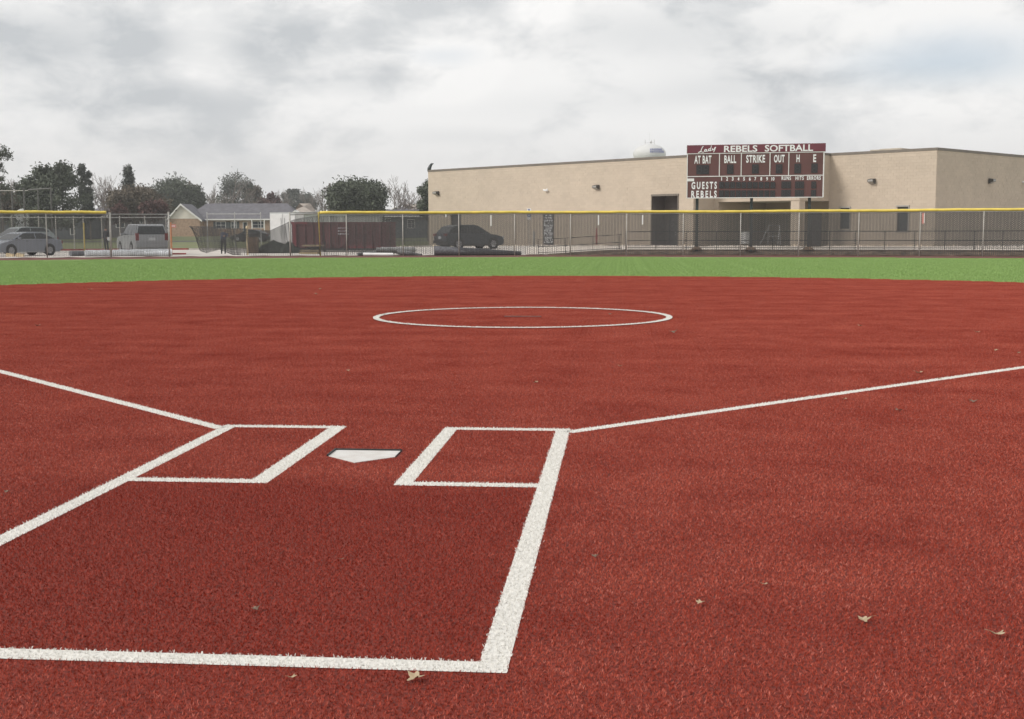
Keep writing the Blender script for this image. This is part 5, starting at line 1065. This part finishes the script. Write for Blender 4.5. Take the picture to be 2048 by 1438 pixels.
for px in (505, 530): mb = MB(); x = (px - 372) / 224 * L; mb.box((x, -.42, ze / 2 - .2), (.14, .14, ze - .05)); mb.build('porch_post', M['trim'], H)
# small porch gable at the right
x = (592 - 372) / 224 * L; gz = ztop(592, 420.5, HD - 1) - H.location.z; mb = MB(); mb.add([(x - 1.6, -1.0, ze + .05), (x + 1.6, -1.0, ze + .05), (x, -1.0, gz), (x - 1.6, 2.5, ze + .05), (x + 1.6, 2.5, ze + .05), (x, 2.5, gz)], [(0, 1, 2), (0, 2, 5, 3), (2, 1, 4, 5)]); mb.build('porch_gable', M['trim'], H)
gable_house('tan_roof_house', 'house with a pale tan hipped roof right of the long brick house', 566, 636, 245, 407, 432, 462, 11, 'siding', 'shingle_tan', wins=((600, 612, .4, .85, 'w'),), ridge_inset=5.0)
gable_house('grey_house', 'dark grey house with slate roof behind the red brown bushes at left', 165, 298, 190, 401, 430, 469, 10, 'wall_grey', 'shingle', wins=((190, 202, .35, .8, 'w'), (232, 250, .35, .8, 'w'), (262, 272, 0, .75, 'door'), (280, 292, .35, .8, 'w')), ridge_inset=4.5)
gable_house('blue_trim_house', 'dark low house with a blue eave behind the tall frame posts at left', -60, 168, 172, 421, 425.5, 470, 8, 'wall_blue', 'bluemetal', wins=((62, 78, .25, .75, 'w'), (105, 122, .3, .78, 'w'), (140, 150, 0, .72, 'door')), ridge_inset=3.0, fascia='bluemetal')
gable_house('teal_house', 'dark slate house with low roof half hidden behind the dumpster', 752, 860, 185, 419, 431, 470, 8, 'wall_blue', 'shingle', wins=((770, 782, .5, .85, 'w'), (815, 830, .35, .8, 'w')), ridge_inset=1.0)
gable_house('small_gable_house', 'small house with white edged gable between the round evergreen and the tan building', 776, 818, 205, 414, 424, 468, 7, 'wall_blue', 'shingle', wins=((795, 803, .4, .8, 'w'),), ridge_inset=1.5)
gable_house('hip_roof_house', 'far house with pale tan roof beside the left end of the tan building', 800, 862, 232, 408, 424, 466, 10, 'siding', 'shingle_tan', wins=((830, 842, .4, .8, 'w'),), ridge_inset=6.0)
g = hpt(795, 203); o = thing('gable_frame', 'white gable edge standing out on the small house roof', 'gable', g + Vector((0, -1.2, 0)), R(8)); z = ztop(795, 414.5, 203) - g.z; z2 = ztop(795, 421, 203) - g.z
mb = MB(); mb.tube([(-1.0, 0, z2), (0, 0, z), (1.0, 0, z2)], .10, 6); mb.build('edge_board', M['trim'], o); mb = MB(); mb.add([(-1.0, .05, z2), (1.0, .05, z2), (0, .05, z), (-1, 3, z2), (1, 3, z2), (0, 3, z)], [(0, 1, 2), (5, 4, 3), (0, 2, 5, 3), (2, 1, 4, 5)]); mb.box((0, 1.5, z2 / 2), (1.8, 2.8, z2)); mb.build('dormer', M['wall_grey'], o)
# white ribbed shed behind the dumpster
a = hpt(604, 128); b = hpt(757, 128); d = b - a; L = d.length; o = thing('metal_shed', 'long white ribbed metal shed behind the maroon dumpster', 'shed', a, math.atan2(d.y, d.x)); h = ztop(680, 427, 128) - a.z
mb = MB(); mb.box((L / 2, 2, h / 2), (L, 4, h)); mb.build('wall', M['whitemetal'], o); mb = MB()
for k in range(int(L / .45)): mb.box((.2 + k * .45, -.03, h / 2), (.06, .06, h - .1))
mb.build('rib', M['whitemetal'], o); mb = MB(); mb.prism([(-.2, -.25), (L + .2, -.25), (L + .2, 4.2), (-.2, 4.2)], h, h + .14); mb.build('roof', M['tarp_g'], o)
mb = MB(); mb.box((L * .62, -.04, 1.05), (1.1, .08, 2.1)); mb.build('door', M['wall_blue'], o)
g = hpt(46, 150); o = thing('white_shed', 'small white shed with peaked roof at the far left behind the sedan', 'shed', g, R(20)); z = ztop(46, 416, 150) - g.z
mb = MB(); mb.box((0, 0, (z - .6) / 2), (1.6, 1.6, z - .6)); mb.build('wall', M['whitemetal'], o); mb = MB(); mb.add([(-.95, -.95, z - .6), (.95, -.95, z - .6), (.95, .95, z - .6), (-.95, .95, z - .6), (0, 0, z)], [(0, 1, 4), (1, 2, 4), (2, 3, 4), (3, 0, 4), (3, 2, 1, 0)]); mb.build('roof', M['white'], o); mb = MB(); mb.box((0, -.82, .95), (.7, .05, 1.9)); mb.build('door', M['galv_dk'], o)

# water tower
wd = 620; r_ = 32.5 / FPX * wd; c = at(1297.5, horizon(1297), wd); zt_ = ztop(1297, 289, wd); T_ = thing('water_tower', 'white domed water tower with blue lettering rising behind the tan roof', 'water tower', (c[0], c[1], zg(c[0], c[1])), R(25)); zc = zt_ - r_ * .62 - zg(c[0], c[1])
mb = MB(); prof = [(.05, 0)]; k0 = zc - r_ * .7
prof = [(2.6, 0), (2.2, 3), (2.0, k0 - 4), (3.2, k0 - 1)] + [(r_ * math.cos(t), zc + (r_ * .62 * math.sin(t) if t > 0 else r_ * .7 * math.sin(t))) for t in np.linspace(R(-68), R(89), 20)]
mb.lathe(prof, 40); mb.build('tank', M['tower'], T_, True)
mb = MB(); rw = random.Random(4)
for row, zf in enumerate((.16, .36)):
    for k in range(9 if row == 0 else 8):
        t = R(-112) + R(6.6) * k; el = math.asin(min(1, zf / 1.0)); rr = r_ * math.cos(el) + .06; z = zc + r_ * .62 * math.sin(el); hh = r_ * .075; ww = r_ * .036
        for piece in range(3):
            ta = t + (piece - 1) * ww / r_ * .75; zz = z + (rw.uniform(-.3, .3) * hh if piece == 1 else 0); mb.box((rr * math.cos(ta), rr * math.sin(ta), zz), (.25, ww * (1.0 if piece == 1 else .7), hh * (1.0 if piece == 1 else 1.8)), ta)
mb.build('lettering', M['towerblue'], T_)
mb = MB(); zz = zt_ - T_.location.z
for x, y, h in ((-2.4, 0, 2.0), (1.6, 1, 2.1), (2.0, -1.2, 2.2), (.4, -.6, 1.2), (0, 0, 5.5), (.8, .3, 1.3)): mb.tube([(x, y, zz - .5), (x, y, zz + h)], .10 if h < 5 else .03, 6)
mb.box((.6, -.4, zz + .7), (.9, .5, .6)); mb.tube([(-2.4, 0, zz + .5), (2, -1.2, zz + .5)], .06, 5); mb.build('antenna', M['galv_dk'], T_)

# cage frame, poles, perimeter fence
def posts(px, dep, y): g = ground(px, dep); return g, ztop(px, y, dep)
CF = thing('cage_frame', 'tall bare steel cage frame with a light crossbar behind the silver blue sedan', 'frame')
for px, y, dep in ((3, 383, 108), (27, 380, 112), (51, 376, 104), (79, 378, 112), (105, 374, 104)):
    g, z = posts(px, dep, y); mb = MB(); mb.tube([g, (g.x, g.y, z)], .075, 8); mb.build('post', M['post_dk'], CF)
a, z = posts(60, 105, 380); b, z2 = posts(106, 104, 377.2); mb = MB(); mb.tube([(a.x, a.y, z), (b.x, b.y, z2)], .06, 8); mb.build('crossbar', M['post_dk'], CF)
a, z = posts(-40, 110, 382); b, z2 = posts(60, 106, 381.5); mb = MB(); mb.tube([(a.x, a.y, z), (b.x, b.y, z2)], .03, 6); mb.build('cable', M['galv_dk'], CF)
PF = thing('perimeter_fence', 'thin grey pipe fence with light top rail running across the back of the lot', 'fence')
pts = []
for px in (-60, 24, 78, 112, 148, 167, 204, 240, 290, 332, 415, 470, 522):
    g = ground(px, 97.5); z = ztop(px, 435 if px < 340 else 428, 97.5); mb = MB(); mb.tube([g, (g.x, g.y, z + .05)], .035, 6); mb.lathe([(.05, 0), (.05, .06), (.02, .1)], 6, (g.x, g.y, z + .03)); mb.build('post', M['galv_dk'] if px < 340 else M['galv'], PF); pts.append((px, Vector((g.x, g.y, z))))
for lo, hi in ((-70, 340), (400, 530)):
    mb = MB(); mb.tube([p for px, p in pts if lo < px < hi], .035, 6); mb.build('top_rail', M['galv'], PF)
for px, y, dep, lab, arm in ((382, 362, 260, 'tall weathered utility pole with crossarm behind the dark round tree', 1), (661, 367, 230, 'plain utility pole left of the big round evergreen', .35), (513, 373, 280, 'short dark utility pole among bare trees above the brick house', 0)):
    g, z = posts(px, dep, y); o = thing('utility_pole', lab, 'utility pole', g, R(15), 'utility poles'); h = z - g.z; mb = MB(); mb.tube([(0, 0, 0), (0, 0, h)], [.24, .19], 8); mb.build('pole', M['pole'], o)
    if arm: mb = MB(); mb.box((0 if arm == 1 else -.5, 0, h - .9), (3.4 * arm + .2, .16, .20)); mb.build('crossarm', M['pole'], o); mb = MB(); [mb.tube([(x * arm, 0, h - .8), (x * arm, 0, h - .55)], .08, 6) for x in (-1.5, -.6, .6, 1.5)]; mb.build('insulator', M['galv_dk'], o)

# ------------------------------------------------------------------ trees
def leafy(name, label, px0, px1, ytop, ybot, dep, m, seed, shape='round', dens=1.0, leaf=.34, trunk=True, group='trees beyond the lot', clumpy=.9):
    r = np.random.RandomState(seed); pc = (px0 + px1) / 2; g = ground(pc, dep); zt = ztop(pc, ytop, dep); zb = max(g.z + .2, ztop(pc, ybot, dep)); w = (px1 - px0) / FPX * dep
    o = thing(name, label, 'tree', g, 0, group); H_ = zt - zb; cz = (zt + zb) / 2 - g.z
    ncl = int(70 * dens); cl = []
    while len(cl) < ncl:
        p = r.uniform(-1, 1, 3)
        if shape == 'round' and np.linalg.norm(p) > 1: continue
        if shape == 'round' and np.linalg.norm(p) < .35: continue
        x, y, z = p[0] * w / 2, p[1] * w / 2, p[2] * H_ / 2
        if shape == 'cone':
            f = (p[2] + 1) / 2; q = (1 - f) ** .75 * .98 + .04
            if math.hypot(p[0], p[1]) > 1: continue
            x *= q; y *= q
        if shape == 'column':
            f = (p[2] + 1) / 2; q = min(1, (1.02 - f) * 2.2) * (.75 + .25 * math.sin(f * 9)); 
            if math.hypot(p[0], p[1]) > 1: continue
            x *= q; y *= q
        if shape == 'spiky':
            k = len(cl) % 6; cx, top = ((-.82, .50), (-.30, .92), (.02, .55), (.42, 1.0), (.70, .62), (-.55, .30))[k]; cy = .3 * math.sin(k * 2.4); f = top - r.exponential(.75); f = max(f, -1); rad = .08 + .42 * min(1, (top - f) / 1.2)
            x = max(-1, min(1, cx * (.75 + .25 * (f + 1) / 2) + r.normal(0, rad * .8))) * w / 2; y = (cy + r.normal(0, rad)) * w / 2; z = f * H_ / 2
        cl.append((x, y, z + cz))
    cl = np.array(cl); k = 64; n = len(cl) * k; s = min(w, H_) * .13 * clumpy
    base = np.repeat(cl, k, 0) + r.normal(0, 1, (n, 3)) * np.array([s, s, s * .75]); sz = leaf * .82 * r.uniform(.6, 1.3, (n, 1)); d1 = r.normal(0, 1, (n, 3)); d1 /= np.linalg.norm(d1, axis=1)[:, None]; d2 = np.cross(d1, r.normal(0, 1, (n, 3))); d2 /= np.linalg.norm(d2, axis=1)[:, None] + 1e-9
    base[:, 2] = np.maximum(base[:, 2], .1); V = np.stack([base - d1 * sz, base + d2 * sz * .8, base + d1 * sz], 1).reshape(-1, 3); link('crown', np_mesh('crown', V, np.arange(len(V)), 3, M[m]), o)
    mb = MB(); th = max(.12, w * .035); mb.tube([(0, 0, -.2), (.05, 0, cz * .6), (0, .05, cz + H_ * .25)], [th, th * .75, th * .25], 7)
    for i in range(7): q = cl[r.randint(len(cl))]; z0 = cz * .55 + i * H_ * .06; mb.tube([(0, 0, z0), (q[0] * .5, q[1] * .5, (z0 + q[2]) / 2 + .2), tuple(q)], [th * .45, th * .3, th * .1], 5, cap=False)
    mb.build('trunk', M['bark'], o); return o
def bare(name, label, px0, px1, ytop, dep, seed, levels=5, m='twig', pale=False, group='trees beyond the lot', thick=1.0):
    r = random.Random(seed); pc = (px0 + px1) / 2; g = ground(pc, dep); H_ = ztop(pc, ytop, dep) - g.z; w = (px1 - px0) / FPX * dep; o = thing(name, label, 'tree', g, 0, group); tk = MB(); br = MB()
    ends = []
    def grow(p, d, l, rad, lev, mbk):
        pts = [p]; q = p; dd = d
        for k in range(3): dd = (dd + Vector((r.gauss(0, .12), r.gauss(0, .12), r.gauss(.05, .08)))).normalized(); q = q + dd * l / 3; pts.append(q)
        ends.append(q); mbk.append((pts, rad, lev))
        if lev < levels:
            for k in range(r.choice((2, 3, 3)) if lev else 4):
                f = r.uniform(.45, 1.0); b = pts[1].lerp(pts[3], (f - .33) / .67) if f > .33 else pts[1]; ax = Vector((r.gauss(0, 1), r.gauss(0, 1), 0)).normalized(); nd = (dd * 1.0 + ax * r.uniform(.6, 1.25) * (w / H_ + .35) + Vector((0, 0, .12))).normalized(); grow(b, nd, l * r.uniform(.58, .80), rad * .58, lev + 1, mbk)
            grow(q, dd, l * .72, rad * .62, lev + 1, mbk)
    segs = []; grow(Vector((0, 0, -.2)), Vector((0, 0, 1)), H_ * .22, H_ * .020 * thick, 0, segs)
    zm = max(e.z for e in ends); xm = sorted(abs(e.x) for e in ends)[int(len(ends) * .97)]; kz = H_ / zm; kx = (w / 2) / max(.1, xm)
    for pts, rad, lev in segs: ps = [Vector((p.x * kx, p.y * kx, p.z * kz)) for p in pts]; (tk if lev == 0 else br).tube(ps, [max(.026 * thick, rad * (1 - .12 * i)) for i in range(4)], 6 if lev < 2 else 3, cap=False)
    tk.build('trunk', M['bark'], o); br.build('branches', M[m], o); return o
leafy('pine_tree', 'tall thin crowned pine cut by the left edge of the picture', -52, 26, 285, 352, 135, 'fo_cedar', 1, 'round', .6, .18, clumpy=.45)
leafy('pine_tree', 'ragged low pine boughs right of the tall pine at the left edge', -30, 42, 352, 400, 150, 'fo_cedar', 31, 'round', .35, .20, clumpy=.55)
leafy('brown_shrub', 'wide dull red brown thicket at the far left behind the cage frame', -60, 62, 384, 446, 160, 'fo_brown', 2, 'round', 1.3, .35)
leafy('cedar_elm', 'large ragged evergreen with several spiky tops behind the cage frame', 48, 156, 332, 445, 152, 'fo_dark', 3, 'spiky', 3.2, .28, clumpy=.55)
leafy('cypress_tree', 'narrow columnar cypress, taller of the pair right of the ragged evergreen', 157, 179, 331, 440, 165, 'fo_conifer', 4, 'column', 1.1, .22, clumpy=.95)
leafy('cypress_tree', 'narrow columnar cypress, shorter of the pair right of the ragged evergreen', 173, 189, 343, 440, 166, 'fo_conifer', 5, 'column', .9, .22, clumpy=.95)
bare('bare_tree', 'pale bare tree between the cypress pair and the pointed conifer', 178, 250, 345, 178, 6, 4, thick=.9)
leafy('conifer_tree', 'pointed conifer rising alone above the brown bushes', 238, 282, 336, 432, 182, 'fo_conifer', 7, 'cone', 1.0, .24, clumpy=.6)
leafy('brown_tree', 'wide brown olive tree in front of the grey house roof', 216, 336, 376, 440, 172, 'fo_brown', 8, 'round', 2.0, .32)
bare('bare_tree', 'twiggy brown bare tree standing over the brown olive tree', 262, 336, 378, 176, 9, 4)
leafy('red_bush', 'red brown bush low in front of the grey house, right of the brown tree', 284, 332, 402, 440, 160, 'fo_red', 10, 'round', .6, .28)
leafy('red_bush', 'dull red bush low behind the end of the left yellow cap', 224, 256, 412, 446, 158, 'fo_red', 11, 'round', .4, .28)
leafy('oak_tree', 'dense dark round evergreen left of the brick house gable', 310, 390, 360, 428, 236, 'fo_dark', 12, 'round', 2.6, .32)
leafy('oak_tree', 'smaller grey green tree between the dark round evergreen and the bare tree', 372, 412, 374, 426, 240, 'fo_cedar', 13, 'round', .9, .32)
bare('bare_tree', 'wide bare tree spreading above the brick house roof', 410, 524, 344, 262, 14, 4, thick=1.1)
leafy('brown_tree', 'grey brown leafy tree inside the wide bare tree above the brick house', 438, 504, 348, 424, 268, 'fo_grey', 15, 'round', .9, .34, clumpy=.7)
leafy('brown_tree', 'low grey brown tree right of the wide bare tree over the house ridge', 488, 524, 372, 424, 280, 'fo_brown', 16, 'round', .9, .40)
leafy('red_tree', 'small red leaved tree above the right end of the brick house ridge', 532, 558, 388, 424, 270, 'fo_red', 17, 'round', .55, .40)
leafy('red_tree', 'low red hedge tree left of the small red tree above the brick house', 512, 548, 400, 424, 266, 'fo_red', 18, 'round', .45, .40)
leafy('grey_tree', 'far grey green tree with bumpy top above the tan roof house', 566, 604, 379, 424, 340, 'fo_grey', 19, 'spiky', 1.2, .5, clumpy=.5)
leafy('grey_tree', 'far grey green tree, lower one right of the bumpy tree over the tan roof', 596, 632, 390, 424, 345, 'fo_grey', 20, 'round', .8, .5)
bare('bare_tree', 'far thin bare tree left of the bumpy grey tree', 548, 584, 376, 330, 21, 4, thick=1.2)
bare('bare_tree', 'thin bare tree behind the plain utility pole', 626, 668, 370, 290, 22, 4, thick=1.1)
bare('bare_tree', 'tall bare tree peeping over the big round evergreen', 664, 728, 350, 240, 23, 4, thick=1.0)
leafy('round_evergreen', 'big dome shaped dark evergreen behind the maroon dumpster', 658, 774, 362, 436, 160, 'fo_dark', 24, 'round', 3.4, .30, clumpy=.85)
bare('bare_tree', 'bare tree with forked trunk between round evergreen and tan building', 752, 832, 349, 190, 25, 4, thick=.9)
bare('bare_tree', 'slanting bare tree close to the left end of the tan building', 796, 860, 366, 215, 26, 4, thick=1.0)
leafy('cedar_elm', 'dark green tree half hidden by the left end of the tan building', 836, 876, 362, 440, 150, 'fo_dark', 27, 'round', .8, .28)
bare('bare_tree', 'slender bare tree rising behind the pale bare tree by the pointed conifer', 196, 240, 350, 230, 41, 4, thick=1.0)
bare('bare_tree', 'thin bare tree above the tan roof house right of the grey trees', 602, 648, 374, 300, 42, 4, thick=1.1)
bare('bare_tree', 'bare tree between the dark round evergreen and the wide bare tree', 396, 440, 366, 280, 43, 4, thick=1.1)
bare('bare_tree', 'bare tree at the far left showing through the ragged pine boughs', -10, 50, 356, 200, 44, 4, thick=1.0)
# the far winter woods read as one mass
r = np.random.RandomState(5); n = 30000; aa = r.uniform(-1.0, .62, n); rr = r.uniform(430, 520, n); hh = 11.5 + 3 * np.sin(aa * 37) + 2.4 * np.sin(aa * 91 + 1) + 1.6 * np.sin(aa * 211)
z = r.beta(1.3, 1.1, n) * hh; x = rr * np.sin(aa); y = rr * np.cos(aa); base = np.stack([x, y, z + .8], -1); d1 = r.normal(0, 1, (n, 3)) * np.array([.6, .6, 1.5]); d1 /= np.linalg.norm(d1, axis=1)[:, None]; d2 = r.normal(0, 1, (n, 3)); d2 /= np.linalg.norm(d2, axis=1)[:, None]; sz = r.uniform(.5, 1.3, (n, 1))
V = np.stack([base - d1 * sz, base + d2 * sz * .5, base + d1 * sz], 1).reshape(-1, 3); o = link('woods', np_mesh('woods', V, np.arange(len(V)), 3, M['fo_wood'])); o['kind'] = 'stuff'

# ------------------------------------------------------------------ thin winter haze
mb = MB(); mb.box((0, 330, 30), (1500, 1400, 66)); o = mb.build('haze', [], None); o['kind'] = 'stuff'
hm = bpy.data.materials.new('haze'); hm.use_nodes = True; ht = hm.node_tree; ht.nodes.clear(); ho = ht.nodes.new('ShaderNodeOutputMaterial'); pv = ht.nodes.new('ShaderNodeVolumePrincipled')
pv.inputs['Color'].default_value = (.93, .94, .96, 1); pv.inputs['Density'].default_value = .0005; ht.links.new(pv.outputs[0], ho.inputs['Volume']); o.data.materials.append(hm)
